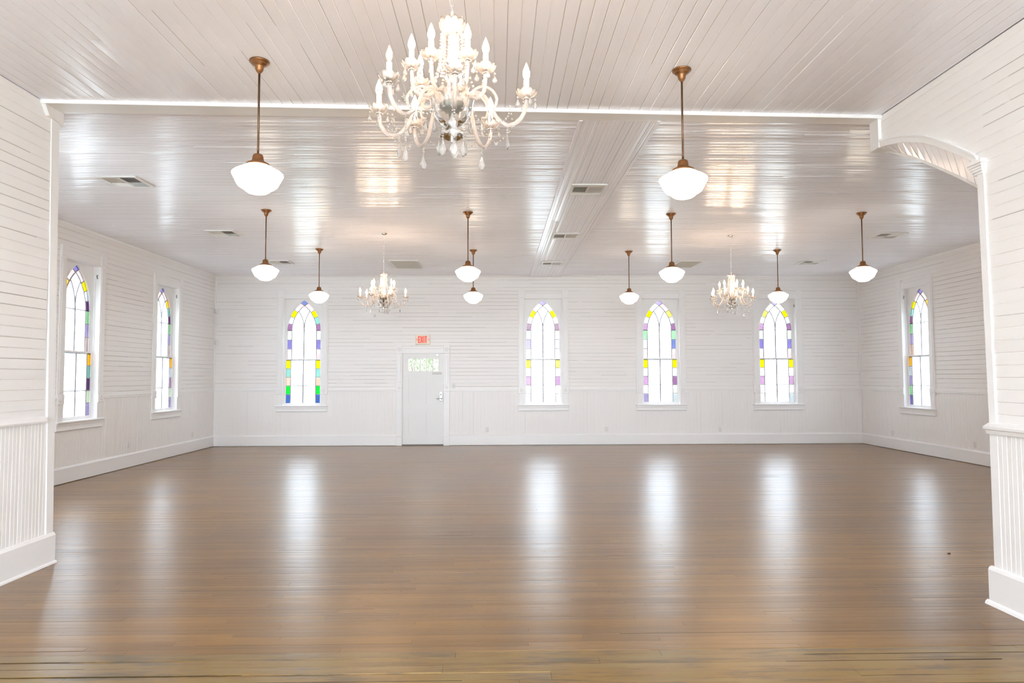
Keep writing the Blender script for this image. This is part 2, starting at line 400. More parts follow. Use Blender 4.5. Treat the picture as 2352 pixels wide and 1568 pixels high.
# rear wall of the alcove with three unseen windows, added so daylight falls past the camera
rw = [(0.5, 2.3, 0.5, 3.5), (2.7, 4.5, 0.5, 3.5), (4.9, 6.7, 0.5, 3.5)]
plain_boards_wall('wall_rear', (AL, YF, 0), (1, 0, 0), (0, 1, 0), AR - AL, 'rear wall of the alcove behind the viewer', rw, seed=6)

# --- left alcove side wall (its end leans a little, as the old building does)
def side_wall(name, X, nx, Y1t, Y1b, label, capz, seed, ytop_extra=0.0, th=0.16):
    rng = random.Random(seed); mb = MB()
    y0 = YF
    hole = []
    mb.boards((X, y0, capz), (0, 1, 0), (0, 0, 1), (nx, 0, 0), Y1t - y0 - 0.07, H - capz, 0.0835, rng, [(a - .02, b + .02, c - capz, d - capz) for a, b, c, d in hole], gap=0.5, bead=False, gw=0.0032, g=0.006, e=0.005, tilt=0.0018, jit=0.0012)
    mb.boards((X + nx * (0.0), y0, 0.2), (0, 0, 1), (0, 1, 0), (nx, 0, 0), capz - 0.2, Y1b - y0 - 0.06, 0.0835, rng, [], gap=0.05, jl=(9, 10), bead=True, g=0.0034, e=0.0036)
    slab(mb, (X, y0, 0), (0, 1, 0), (nx, 0, 0), min(Y1t, Y1b) - y0 - 0.03, 0, H, th - 0.012, hole)
    return mb
mb = side_wall('wall_alcove_left', AL, 1, 5.86, 5.93, '', 1.215, 21)
tag(mb.build('wall_alcove_left', [WALL, GAP]), 'near left wall of white boards over beadboard beside the viewer', 'wall', kind='structure')
# corner board, leaning; wraps the wall end
mb = MB()
def lean_board(mb, X0, X1, ya_t, yb_t, ya_b, yb_b, zb, zt):
    p = [(X0, ya_b, zb), (X0, yb_b, zb), (X0, yb_t, zt), (X0, ya_t, zt)]
    mb.prism(p, (X1 - X0, 0, 0))
lean_board(mb, AL - 0.16, AL + 0.008, 5.762, 5.862, 5.865, 5.952, 0.0, H - 0.02)
tag(mb.build('trim_1', TRIM), 'white corner board at the end of the near left wall', 'corner board', kind='structure')
mb = MB()
mb.prism([(AL, YF, 1.19), (AL + .03, YF, 1.19), (AL + .034, YF, 1.205), (AL + .022, YF, 1.23), (AL, YF, 1.245)], (0, 5.80 - YF, 0))
tag(mb.build('trim_2', TRIM), 'white dado cap along the near left wall', 'moulding', kind='structure')
mb = MB()
mb.prism([(AL, YF, 0.004), (AL + .024, YF, 0.004), (AL + .024, YF, .235), (AL + .01, YF, .258), (AL, YF, .26)], (0, 5.958 - YF, 0))
mb.prism([(AL, YF, 0.001), (AL + .04, YF, 0.001), (AL + .036, YF, .016), (AL + .024, YF, .022)], (0, 5.964 - YF, 0))
tag(mb.build('baseboard_alcove_left', TRIM), 'tall white baseboard of the near left wall', 'baseboard', kind='structure')

# --- right alcove side wall
mb = side_wall('wall_alcove_right', AR, -1, 4.70, 4.66, '', 1.215, 22)
# the arched beam that carries on along the same plane to the header
arch = [(4.69, 3.062), (4.76, 3.114), (4.83, 3.160), (4.895, 3.202), (5.01, 3.272), (5.138, 3.348), (5.27, 3.415), (5.408, 3.468), (5.53, 3.510), (5.647, 3.541), (5.76, 3.566), (5.87, 3.586), (6.01, 3.606)]
th = 0.12
rng = random.Random(77)
k = 0; bw = 0.0835
z = 1.215 + bw * math.floor((3.04 - 1.215) / bw)
def arch_z(y):
    for (a, b), (c, d) in zip(arch, arch[1:]):
        if a <= y <= c: return b + (d - b) * (y - a) / (c - a)
    return arch[0][1] if y < arch[0][0] else arch[-1][1]
def arch_y(z):
    """largest y whose arch is below z"""
    best = 4.66
    for i in range(140):
        y = 4.66 + i * 0.01
        if y <= 6.0 and arch_z(y) < z: best = y
    return best
while z < H - 0.01:
    z1 = min(H, z + bw); y1 = max(4.69, min(6.0, arch_y(z + 0.01)))
    h0 = rng.uniform(-.001, .001); t0 = rng.uniform(-.0014, .0014)
    cut = [4.62] + ([rng.uniform(4.9, y1 - .2)] if y1 > 5.3 and rng.random() < .5 else []) + [y1]
    for a, b in zip(cut, cut[1:]):
        if b - a < 0.02: continue
        pr = [(0, .005), (.005, -h0 - t0), (z1 - z - .005, -h0 + t0), (z1 - z, .005)]
        last_ = b == y1
        A = [mb.pt((AR + q, a, z + p)) for p, q in pr]; B = [mb.pt((AR + q, (min(6.0, arch_y(z + p)) if last_ and y1 > 4.7 else b - .001), z + p)) for p, q in pr]
        for i in range(3): mb.face((A[i], A[i + 1], B[i + 1], B[i]), 0)
    z = z1
# solid body of the beam behind the boards, columns following the arch
ys = [p[0] for p in arch]
for (a, za), (b, zb) in zip(arch, arch[1:]):
    mb.prism([(AR + .012, a, za), (AR + .012, b, zb), (AR + .012, b, H), (AR + .012, a, H)], (th - .012, 0, 0))
tag(mb.build('wall_alcove_right', [WALL, GAP]), 'near right wall of white boards with a half arch at its end', 'wall', kind='structure')
# arch casing band, soffit and its straight far edge
mb = MB()
bandw = 0.058
for (a, za), (b, zb) in zip(arch, arch[1:]):
    mb.prism([(AR - .016, a, za - .004), (AR - .016, b, zb - .004), (AR - .016, b, zb + bandw), (AR - .016, a, za + bandw)], (.02, 0, 0))
    mb.prism([(AR - .024, a, za + bandw - .014), (AR - .024, b, zb + bandw - .014), (AR - .024, b, zb + bandw - .001), (AR - .024, a, za + bandw - .001)], (.0078, 0, 0))
tag(mb.build('trim_3', TRIM), 'white curved casing along the half arch on the right', 'arch moulding', kind='structure')
far = [(4.80, 2.905), (4.858, 2.945), (5.073, 3.086), (5.325, 3.239), (5.603, 3.400), (6.012, 3.600)]
def far_at(t):
    y = 4.80 + t * (6.012 - 4.80)
    for (a, b), (c, d) in zip(far, far[1:]):
        if a <= y <= c: return y, b + (d - b) * (y - a) / (c - a)
    return far[-1]
mb = MB(); n = 15; rng = random.Random(4)
near = []
for i in range(n + 1):
    y = 4.69 + (6.01 - 4.69) * i / n; near.append((y, arch_z(y)))
for i in range(n):
    dz = rng.uniform(-.002, .002)
    a0, a1 = near[i], near[i + 1]; f0, f1 = far_at(i / n), far_at((i + 1) / n)
    mb.poly([(AR, a0[0] + .001, a0[1] + dz), (AR, a1[0] - .001, a1[1] + dz), (3.52, f1[0] - .002, f1[1] + dz), (3.52, f0[0] + .002, f0[1] + dz)])
for i in range(n):
    f0, f1 = far_at(i / n), far_at((i + 1) / n); g0, g1 = near[i], near[i + 1]
    mb.poly([(AR, g0[0], g0[1] + .006), (AR, g1[0], g1[1] + .006), (3.52, f1[0], f1[1] + .006), (3.52, f0[0], f0[1] + .006)], 1)
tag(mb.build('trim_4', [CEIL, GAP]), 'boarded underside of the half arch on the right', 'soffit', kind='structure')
mb = MB()
for i in range(n):
    f0, f1 = far_at(i / n), far_at((i + 1) / n)
    mb.prism([(3.512, f0[0], f0[1] - .012), (3.512, f1[0], f1[1] - .012), (3.512, f1[0], f1[1] + .012), (3.512, f0[0], f0[1] + .012)], (.03, 0, 0))
    mb.prism([(3.54, f0[0], f0[1]), (3.54, f1[0], f1[1]), (3.54, f1[0], H), (3.54, f0[0], H)], (.01, 0, 0))
tag(mb.build('trim_5', TRIM), 'straight far edge of the half arch underside', 'moulding', kind='structure')
# hanging end of the beam at the header
mb = MB()
mb.prism([(AR - .021, 5.885, 3.595), (AR - .021, 6.02, 3.60), (AR - .021, 6.02, H - .02), (AR - .021, 5.885, H - .02)], (th + .033, 0, 0))
mb.box(AR - .026, AR + .135, 5.88, 6.024, 3.580, 3.5945)
mb.prism([(AR - .03, 5.872, 3.66), (AR - .03, 5.90, 3.66), (AR - .03, 5.90, H - .02), (AR - .03, 5.872, H - .02)], (.03, 0, 0))
tag(mb.build('trim_6', TRIM), 'short hanging corner board where the half arch meets the ceiling strip', 'corner board', kind='structure')
# pilaster board, capital, dado and base of the right wall
mb = MB()
lean_board(mb, AR - .010, AR + .12, 4.628, 4.692, 4.600, 4.662, 1.232, 2.985)
tag(mb.build('trim_7', TRIM), 'narrow white corner board below the carved block on the near right wall', 'corner board', kind='structure')
mb = MB()
for k, (dz, pr) in enumerate([(0, .022), (.018, .034), (.034, .044), (.052, .052), (.07, .06), (.084, .05)]):
    mb.box(AR - pr * .85, AR + .03, 4.645 - pr * .8, 4.70 + pr * .6, 2.975 + dz, 2.975 + dz + .0165)
tag(mb.build('trim_8', TRIM), 'stepped white capital block where the half arch springs from the right wall', 'capital', kind='structure')
mb = MB()
pr = [(AR, 1.165), (AR - .028, 1.165), (AR - .034, 1.19), (AR - .05, 1.198), (AR - .052, 1.215), (AR - .03, 1.228), (AR - .018, 1.236), (AR, 1.24)]
mb.prism([(x, YF, z_) for x, z_ in pr], (0, 4.668 - YF, 0))
tag(mb.build('trim_9', TRIM), 'bold white dado cap along the near right wall', 'moulding', kind='structure')
mb = MB()
mb.box(AR - .004, AR + .11, 4.60, 4.672, 0.2, 1.19)
mb.prism([(AR, YF, 0.004), (AR - .028, YF, 0.004), (AR - .028, YF, .235), (AR - .02, YF, .252), (AR - .008, YF, .258), (AR, YF, .26)], (0, 4.70 - YF, 0))
mb.prism([(AR, YF, 0.001), (AR - .05, YF, 0.001), (AR - .044, YF, .018), (AR - .028, YF, .03)], (0, 4.715 - YF, 0))
mb.box(AR - .02, AR + .13, 4.66, 4.70, 0.004, .25)
tag(mb.build('baseboard_alcove_right', TRIM), 'tall white baseboard of the near right wall', 'baseboard', kind='structure')

# ------------------------------------------------------------------ floor, ceilings, header
mb = MB(); rng = random.Random(8)
mb.boards((XL - .02, 3.99, 0), (1, 0, 0), (0, 1, 0), (0, 0, 1), XR - XL + .04, 66 * 0.0605, 0.0605, rng, bead=False, g=0.0035, e=0.0006, gap=0.65, gw=0.0026, gd=0.02, cup=0.00014, jit=0.00035, tilt=0.00034, jl=(0.9, 3.4))
mb.boards((XL - .02, 3.99 + 66 * 0.0605, 0), (1, 0, 0), (0, 1, 0), (0, 0, 1), XR - XL + .04, YB - 3.99 - 66 * 0.0605 + .02, 0.0605, rng, bead=False, g=0.0035, e=0.0006, gap=0.3, gw=0.0026, gd=0.02, cup=0.00014, jit=0.00035, tilt=0.00034, jl=(0.9, 3.4))
mb.boards((AL - .3, YF, 0), (1, 0, 0), (0, 1, 0), (0, 0, 1), AR - AL + .6, 3.99 - YF, 0.094, rng, bead=False, g=0.005, e=0.0008, gap=0.97, gw=0.009, gd=0.02, cup=0.0004, jit=0.0012, tilt=0.0008, jl=(0.8, 2.8), blue=1.0)
mb.box(XL - .3, XR + .3, YF - .3, YB + .3, -0.05, -0.008, 1)
tag(mb.build('floor', [FLOOR, GAPF]), 'glossy brown pine floorboards running from side to side across the hall', 'floor', kind='structure')

mb = MB(); rng = random.Random(9)
mb.boards((XL, 5.86, H), (1, 0, 0), (0, 1, 0), (0, 0, -1), XR - XL, YB - 5.86, 0.0842, rng, bead=True, g=0.0034, e=0.0042, gap=0.13, gw=0.003, tilt=0.0020, jit=0.0012, cup=0.0009, jl=(1.6, 4.8))
mb.boards((AR + .1, 3.9, H), (1, 0, 0), (0, 1, 0), (0, 0, -1), XR - AR - .1, 5.86 - 3.9, 0.0842, rng, bead=True, g=0.0034, e=0.0042, gap=0.13, tilt=0.0020, jit=0.0012, cup=0.0009)
mb.box(XL - .2, XR + .2, 5.86, YB + .2, H + .01, H + .12)
mb.box(AR + .1, XR + .2, 3.7, 5.86, H + .01, H + .12)
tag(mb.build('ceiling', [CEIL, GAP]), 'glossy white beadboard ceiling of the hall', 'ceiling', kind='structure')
mb = MB(); rng = random.Random(10)
mb.boards((AL, YF, H), (0, 1, 0), (1, 0, 0), (0, 0, -1), 5.87 - YF, AR - AL, 0.0895, rng, bead=False, g=0.0045, e=0.004, gap=0.42, gw=0.0035, tilt=0.0017, jit=0.0011, cup=0.0008, jl=(2.5, 5))
mb.box(AL - .2, AR + .13, YF - .2, 5.87, H + .01, H + .12)
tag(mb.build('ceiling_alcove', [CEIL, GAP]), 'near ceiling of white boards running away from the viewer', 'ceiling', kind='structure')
# header strip across the opening, slightly out of square
mb = MB()
def hp(x, dy, z): # dy from front edge
    t = (x - AL) / (AR - AL); return (x, 5.625 + t * .235 + dy * (1 - .25 * t), z)
for (d0, d1, z0_, z1_) in ((0.0, .03, H - .032, H), (.006, .235, H - .022, H)):
    a = [hp(AL, d0, z0_), hp(AL, d1, z0_), hp(AL, d1, z1_), hp(AL, d0, z1_)]
    b = [hp(AR + .02, d0, z0_), hp(AR + .02, d1, z0_), hp(AR + .02, d1, z1_), hp(AR + .02, d0, z1_)]
    A = [mb.pt(p) for p in a]; B = [mb.pt(p) for p in b]
    for i in range(4): mb.face((A[i], A[(i + 1) % 4], B[(i + 1) % 4], B[i]))
    mb.face(A); mb.face(B)
tag(mb.build('trim_10', TRIM), 'flat white strip crossing the ceiling where the board direction changes', 'ceiling trim', kind='structure')
mb = MB()
x1 = AL + .035
mb.prism([(AL - .1, 5.64, H - .02), (AL - .1, 5.70, H - .105), (AL - .1, 5.895, H - .125), (AL - .1, 5.895, H - .02)], (x1 - AL + .1 - .012, 0, 0))
mb.prism([(AL, 5.628, H - .02), (AL, 5.692, H - .112), (AL, 5.72, H - .112), (AL, 5.662, H - .02)], (.035, 0, 0))
tag(mb.build('trim_11', TRIM), 'angled white cap block where the ceiling strip meets the left corner board', 'cap block', kind='structure')
# crown mouldings of the hall
mb = MB()
def crown(p, q, n_, s_=0.03):
    p = Vector(p); q = Vector(q); n_ = Vector(n_); z_ = Vector((0, 0, 1))
    pr_ = [(0, -s_ * 1.1), (.006, -s_ * 1.1), (s_ * .8, -.006), (s_ * .8, 0), (0, 0)]
    mb.prism([p + n_ * a + z_ * b for a, b in pr_], q - p)
crown((XL, YB, H), (XR, YB, H), (0, -1, 0)); crown((XL, JL, H), (XL, YB, H), (1, 0, 0)); crown((XR, 3.9, H), (XR, YB, H), (-1, 0, 0))
tag(mb.build('trim_12', TRIM), 'small white crown moulding where the hall walls meet the ceiling', 'moulding', kind='structure')
mb = MB()
for x, sg in ((XL, 1), (XR, -1)): mb.box(min(x, x + sg * .026), max(x, x + sg * .026), YB - .026, YB, DADO + .02, H - .03)
tag(mb.build('trim_13', TRIM), 'slim white corner strips in the two back corners', 'corner strip', kind='structure')
# boxed duct panel on the hall ceiling
mb = MB(); rng = random.Random(15)
DZ = H - 0.021; D0, D1 = 0.735, 1.465
mb.boards((D0 + .03, 5.975, DZ), (0, 1, 0), (1, 0, 0), (0, 0, -1), YB - 5.975, D1 - D0 - .06, 0.0775, rng, bead=True, g=.0045, e=.004, gap=.35, gw=.003, tilt=.0015, jit=.0009, jl=(1.5, 4))
mb.box(D0 + .031, D1 - .031, 5.985, YB - .01, DZ + .0065, H)
for a, b in ((D0, D0 + .03), (D1 - .03, D1)): mb.box(a, b, 5.975, YB, DZ - .005, H)
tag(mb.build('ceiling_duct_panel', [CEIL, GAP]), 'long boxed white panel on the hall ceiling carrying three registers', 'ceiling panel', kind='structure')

# ------------------------------------------------------------------ windows (x along the wall, y outwards, z up)
def rosette(mb, x, y, z, r, m=0):
    R90 = Matrix.Rotation(PI / 2, 4, 'X')
    mb.lathe([(0, .006), (r * .22, .006), (r * .3, .001), (r * .55, .001), (r * .7, .008), (r, .004), (r, 0)], 20, (x, y, z), m, M=R90)
def arc_pts(R_, cx, a0, a1, n, z0, sgn=1):
    return [(sgn * (cx + R_ * math.cos(a0 + (a1 - a0) * i / n)), z0 + R_ * math.sin(a0 + (a1 - a0) * i / n)) for i in range(n + 1)]
AW, AH, SPR = 0.375, 0.69, 2.62
RO = (AW * AW + AH * AH) / (2 * AW); CX = -(RO - AW)
TH_O = math.asin(AH / RO)
BW = 0.098
RI = RO - BW; TH_I = math.acos((RO - AW) / RI)
TH_X = math.acos((RI * RI - RO * RO - 4 * CX * CX) / (4 * CX * RO))      # where the crossing inner arcs reach the outer arc
PH_X = math.acos((-2 * CX - RO * math.cos(TH_X)) / RI)
def ribbon(mb, pts, y, wd, th_, m=0, closed=False):
    """a bar of width wd in the xz plane following pts, from y-th_ to y"""
    n = len(pts)
    Lf, Rg = [], []
    for i, (x, z_) in enumerate(pts):
        a = pts[max(i - 1, 0)]; b = pts[min(i + 1, n - 1)]
        dx, dz = b[0] - a[0], b[1] - a[1]; l_ = math.hypot(dx, dz) or 1
        nx, nz = -dz / l_ * wd / 2, dx / l_ * wd / 2
        Lf.append((x + nx, z_ + nz)); Rg.append((x - nx, z_ - nz))
    for i in range(n - 1):
        mb.prism([(Lf[i][0], y, Lf[i][1]), (Lf[i + 1][0], y, Lf[i + 1][1]), (Rg[i + 1][0], y, Rg[i + 1][1]), (Rg[i][0], y, Rg[i][1])], (0, -th_, 0), m)

def make_window(name, loc, rz, colors, label, hook=1):
    """colors: dict apex, arch (4, from the springing up), up (3, downwards), low (5, downwards); each entry a key or a (left,right) pair"""
    W = empty(name, loc, rz); tag(W, label, 'window', kind='structure')
    h = WW / 2
    # casing
    mb = MB()
    for s in (-1, 1):
        a, b = sorted((s * (h - .005), s * (h + .14)))
        mb.cbox(a, b, -.022, 0, 1.30, 3.525, .004)
        mb.cbox(a + .022, b - .022, -.030, 0, 1.33, 3.33, .005)
        a2, b2 = sorted((s * (h - .005), s * (h + .12)))
        mb.cbox(a2, b2, -.016, 0, WB - .02, 1.2, .004)
        mb.cbox(a - .006, b + .006, -.034, 0, 1.165, 1.315, .006)
        rosette(mb, s * (h + .068), -.034, 1.245, .042)
        mb.cbox(a - .004, b + .004, -.032, 0, 3.36, 3.525, .006)
    mb.cbox(-h - .0, h + .0, -.022, 0, WT, 3.485, .004)
    mb.cbox(-h - .0, h + .0, -.030, 0, 3.455, 3.495, .006)
    mb.build('casing', TRIM, W)
    mb = MB()
    mb.cbox(-h - .155, h + .155, -.05, .0, WB - .045, WB - .015, .008)
    mb.box(-h, h, -.01, .19, WB - .04, WB - .012)
    mb.cbox(-h - .14, h + .14, -.02, 0, .775, WB - .045, .005)
    mb.cbox(-h - .145, h + .145, -.028, 0, .845, .868, .006)
    mb.cbox(-h - .145, h + .145, -.026, 0, .775, .795, .006)
    mb.build('sill', TRIM, W)
    # reveal
    mb = MB()
    mb.box(-h - .02, -h, 0, .2, WB - .02, WT + .02); mb.box(h, h + .02, 0, .2, WB - .02, WT + .02); mb.box(-h - .02, h + .02, 0, .2, WT, WT + .02)
    for s in (-1, 1):
        a, b = sorted((s * h, s * (h - .014))); mb.box(a, b, .06, .072, WB, WT)
        a, b = sorted((s * h, s * (h - .02))); mb.box(a, b, .10, .115, WB, WT)
    mb.build('reveal', TRIM, W)
    # upper sash: board with the pointed arch cut out of it
    yu = .14; mb = MB(); n = 18
    zr = 1.955
    for s in (-1, 1):
        a, b = sorted((s * AW, s * h)); mb.box(a, b, yu - .03, yu, zr, SPR)
        P = arc_pts(RO, CX, 0, TH_O, n, SPR, s)
        for (xa, za), (xb, zb) in zip(P, P[1:]):
            mb.prism([(xa, yu, za), (xb, yu, zb), (s * h, yu, zb), (s * h, yu, za)], (0, -.03, 0))
        ribbon(mb, [(x + s * .012, z_ + .004) for x, z_ in P], yu - .028, .02, .014)
    mb.box(-h, h, yu - .03, yu, SPR + AH, WT)
    mb.box(-h, h, yu - .042, yu - .004, zr - .025, zr + .012)
    us = mb.build('upper_sash', TRIM, W)
    # glazing bars of the upper sash
    mb = MB(); yb = yu - .012; bt = .017
    xi = AW - BW
    for s in (-1, 1):
        ribbon(mb, [(s * xi, zr + .01), (s * xi, SPR)] + arc_pts(RI, CX, .02, TH_I, 14, SPR, s), yb, bt, .012)
        RB = .735
        br = [(s * (-RB + math.sqrt(RB * RB - q * q)), SPR + q + .03) for q in [i * .41 / 10 for i in range(11)]]
        ribbon(mb, br, yb, bt * 1.1, .014)
        ribbon(mb, arc_pts(RI, CX, TH_I, PH_X, 4, SPR, s), yb, bt * .8, .011)
        for t in (0, .197, .405, .61):
            an = TH_O * t; p = (s * (CX + RO * math.cos(an)), SPR + RO * math.sin(an)); q = (s * (CX + RI * math.cos(an)), SPR + RI * math.sin(an))
            ribbon(mb, [p, q], yb, .012, .010)
        for z_ in (SPR - .213, SPR - .425): ribbon(mb, [(s * AW, z_), (s * xi, z_)], yb, .012, .010)
    ribbon(mb, [(0, zr), (0, SPR + .05)], yb, .026, .018)
    ribbon(mb, [(-AW, SPR), (AW, SPR)], yb, .013, .010)
    mb.build('glazing_bars', LEAD, us)
    # lower sash
    yl = .10; LW = .386; zb0, zb1 = .965, 1.945; mb = MB()
    mb.box(-h + .012, -LW, yl - .03, yl, zb0, zb1); mb.box(LW, h - .012, yl - .03, yl, zb0, zb1)
    mb.box(-h + .012, h - .012, yl - .03, yl, WB - .012, zb0 + .0); mb.box(-h + .012, h - .012, yl - .034, yl, zb1, zb1 + .026)
    ls = mb.build('lower_sash', TRIM, W)
    mb = MB(); yb2 = yl - .01; xl = LW - .104; rows = [zb1 - (zb1 - zb0) * i / 5 for i in range(6)]
    for s in (-1, 1):
        ribbon(mb, [(s * xl, zb0), (s * xl, zb1)], yb2, .017, .012)
        for z_ in rows[1:-1]: ribbon(mb, [(s * LW, z_), (s * xl, z_)], yb2, .014, .010)
    ribbon(mb, [(0, zb0), (0, zb1)], yb2, .026, .016); ribbon(mb, [(-xl, rows[3]), (xl, rows[3])], yb2, .013, .010)
    mb.build('glazing_bars', LEAD, ls)
    # glass, one sheet mesh per sash
    mats = list(GL.values()); keys = list(GL.keys())
    def ci(c, s):
        if isinstance(c, tuple): c = c[0] if s < 0 else c[1]
        return keys.index(c)
    gu = MB(); yg = yu - .016
    for s in (-1, 1):
        for i, z_ in enumerate((SPR, SPR - .213, SPR - .425)):
            z2 = (SPR - .213, SPR - .425, zr)[i]
            gu.poly([(s * AW, yg, z_), (s * xi, yg, z_), (s * xi, yg, z2), (s * AW, yg, z2)], ci(colors['up'][i], s))
        T = (0, .197, .405, .61, TH_X / TH_O, 1.0)
        cross = arc_pts(RI, CX, TH_I, PH_X, 4, SPR, -s)      # the other side's inner arc carried on past the middle
        for i in range(5):
            c = colors['arch'][i] if i < 4 else colors['apex']
            o_ = arc_pts(RO, CX, TH_O * T[i], TH_O * T[i + 1], 4, SPR, s)
            if i < 3: back = arc_pts(RI, CX, TH_O * T[i], TH_O * T[i + 1], 4, SPR, s)[::-1]
            elif i == 3: back = cross[::-1] + arc_pts(RI, CX, TH_O * T[3], TH_I, 4, SPR, s)[::-1][1:]
            else: back = cross
            gu.poly([(x, yg, z_) for x, z_ in o_] + [(x, yg, z_) for x, z_ in back], ci(c, s))
        inn = arc_pts(RI, CX, 0, TH_I, 12, SPR, s)
        gu.poly([(0, yg, zr), (s * xi, yg, zr)] + [(x, yg, z_) for x, z_ in inn], keys.index('clear'))
    g = gu.build('stained_glass', mats, us)
    gl_ = MB(); yg = yl - .014
    for s in (-1, 1):
        for i in range(5):
            gl_.poly([(s * LW, yg, rows[i]), (s * xl, yg, rows[i]), (s * xl, yg, rows[i + 1]), (s * LW, yg, rows[i + 1])], ci(colors['low'][i], s))
        gl_.poly([(0, yg, zb1), (s * xl, yg, zb1), (s * xl, yg, zb0), (0, yg, zb0)], keys.index('clear'))
    gl_.build('stained_glass', mats, ls)
    if hook:
        mb = MB(); x = hook * (h - .004)
        mb.tube([(x, .035, 3.205), (x - hook * .018, .033, 3.20), (x - hook * .024, .03, 3.18), (x - hook * .016, .03, 3.155), (x, .03, 3.15)], .006, 6)
        tag(mb.build('sash_hook', DARK, W), 'small dark metal hook')
    # daylight portal
    pd = bpy.data.lights.new('daylight_portal', 'AREA'); pd.shape = 'RECTANGLE'; pd.size = WW; pd.size_y = WT - WB; pd.cycles.is_portal = True
    po = bpy.data.objects.new('daylight_portal', pd); COL.objects.link(po)
    mw = Matrix.Translation(loc) @ Matrix.Rotation(rz, 4, 'Z')
    po.matrix_world = mw @ Matrix.Translation((0, .215, (WT + WB) / 2)) @ Matrix.Rotation(-PI / 2, 4, 'X')
    return W
CA = dict(apex='blue', arch=['purple', ('bluewhite', 'aqua'), 'yellow', 'pinkwhite'], up=['greenwhite', 'violet', 'pinkwhite'], low=['yellow', 'aqua', 'peach', 'green', 'deepblue'])
CB = dict(apex='lavender', arch=['mauve', 'white', ('yellow', 'yellow'), 'white'], up=['white', ('lavender', 'bluewhite'), 'white'], low=[('yellow', 'paleyellow'), 'white', 'pink', 'white', 'white'])
CC = dict(apex='lavender', arch=[('pink', 'purple'), 'bluewhite', ('yellow', 'paleyellow'), ('white', 'pinkwhite')], up=['mint', ('bluewhite', 'blue'), 'pinkwhite'], low=['yellow', 'bluewhite', ('pink', 'purple'), ('white', 'greenwhite'), ('lavender', 'bluewhite')])
CD = dict(apex='lavender', arch=[('pink', 'purple'), ('white', 'bluewhite'), ('paleyellow', 'yellow'), 'white'], up=['greenwhite', 'violet', 'pinkwhite'], low=['yellow', 'white', 'pink', 'white', ('white', 'bluewhite')])
CE = dict(apex='violet', arch=['deeppurple', 'bluewhite', ('orange', 'yellow'), 'pinkwhite'], up=['mint', 'lavender', 'pinkwhite'], low=['orange', 'aqua', 'deeppurple', 'greenwhite', 'lavender'])
CF = dict(apex='violet', arch=['deeppurple', 'aqua', 'orange', 'pinkwhite'], up=[('mint', 'mint'), 'lavender', 'pinkwhite'], low=['orange', 'bluewhite', 'pink', 'greenwhite', 'lavender'])
CG = dict(apex='violet', arch=['purple', 'aqua', ('yellow', 'orange'), 'pinkwhite'], up=['mint', 'lavender', 'peach'], low=['orange', 'bluewhite', 'lavender', 'mint', 'violet'])
make_window('window_1', (back_x[0], YB, 0), 0, CA, 'arched window left of the door, its lowest side panes green and deep blue', 0)
make_window('window_2', (back_x[1], YB, 0), 0, CB, 'arched window right of the door, its side panes mostly white', 0)
make_window('window_3', (back_x[2], YB, 0), 0, CC, 'arched back window with mint and blue side panes, third from the left corner', 0)
make_window('window_4', (back_x[3], YB, 0), 0, CD, 'arched back window nearest the right back corner', 1)
make_window('window_5', (XL, left_y[1], 0), PI / 2, CE, 'large nearest arched window on the left wall', 1)
make_window('window_6', (XL, left_y[2], 0), PI / 2, CF, 'farther arched window on the left wall, next to the back corner', 1)
make_window('window_7', (XR, right_y[2], 0), -PI / 2, CG, 'arched window on the right wall, seen at an angle', -1)
make_window('window_8', (XL, left_y[0], 0), PI / 2, CE, 'left wall window hidden behind the near left corner, added to the row for daylight', 0)  # unseen windows added to the side rows for more even daylight
make_window('window_9', (XR, right_y[1], 0), -PI / 2, CG, 'right wall window hidden behind the near right corner, added to the row for daylight', 0)
make_window('window_10', (XR, right_y[0], 0), -PI / 2, CF, 'first right wall window hidden behind the near right wall, added to the row for daylight', 0)

# plain sash windows out of view, added to brighten alcove and hall
def fill_window(name, cx, cy, rz, wd, z0_, z1_, label):
    W = empty(name, (cx, cy, 0), rz); tag(W, label, 'window', kind='structure'); h = wd / 2
    mb = MB()
    for s in (-1, 1): a, b = sorted((s * (h - .01), s * (h + .12))); mb.cbox(a, b, -.022, 0, z0_, z1_ + .13, .004); a, b = sorted((s * h, s * (h - .05))); mb.box(a, b, .02, .06, z0_, z1_)
    mb.cbox(-h - .12, h + .12, -.026, 0, z1_, z1_ + .14, .004); mb.cbox(-h - .14, h + .14, -.05, .08, z0_ - .03, z0_ + .01, .004)
    zm = (z0_ + z1_) / 2
    mb.box(-h, h, .02, .06, zm - .025, zm + .025); mb.box(-h, h, .02, .06, z1_ - .05, z1_); mb.box(-h, h, .02, .06, z0_, z0_ + .06); mb.box(-.012, .012, .03, .05, z0_, z1_)
    mb.build('window_frame', TRIM, W)
    g = MB(); g.poly([(-h, .04, z0_), (h, .04, z0_), (h, .04, z1_), (-h, .04, z1_)]); g.build('pane', CLEARP, W)
    pd = bpy.data.lights.new('daylight_portal', 'AREA'); pd.shape = 'RECTANGLE'; pd.size = wd; pd.size_y = z1_ - z0_; pd.cycles.is_portal = True
    po = bpy.data.objects.new('daylight_portal', pd); COL.objects.link(po)
    po.matrix_world = Matrix.Translation((cx, cy, 0)) @ Matrix.Rotation(rz, 4, 'Z') @ Matrix.Translation((0, .18, zm)) @ Matrix.Rotation(-PI / 2, 4, 'X')
for k, (a, b, c, d) in enumerate(rw): fill_window('window_%d' % (11 + k), AL + (a + b) / 2, YF, PI, b - a, c, d, 'tall unseen sash window added to the rear wall for daylight, number %s from its left end' % ('one', 'two', 'three')[k])
fill_window('window_14', AL - .16 - 1.25, JL - .02, PI, 1.0, 1.7, 3.4, 'unseen sash window added for daylight in the hall front wall left of the alcove')
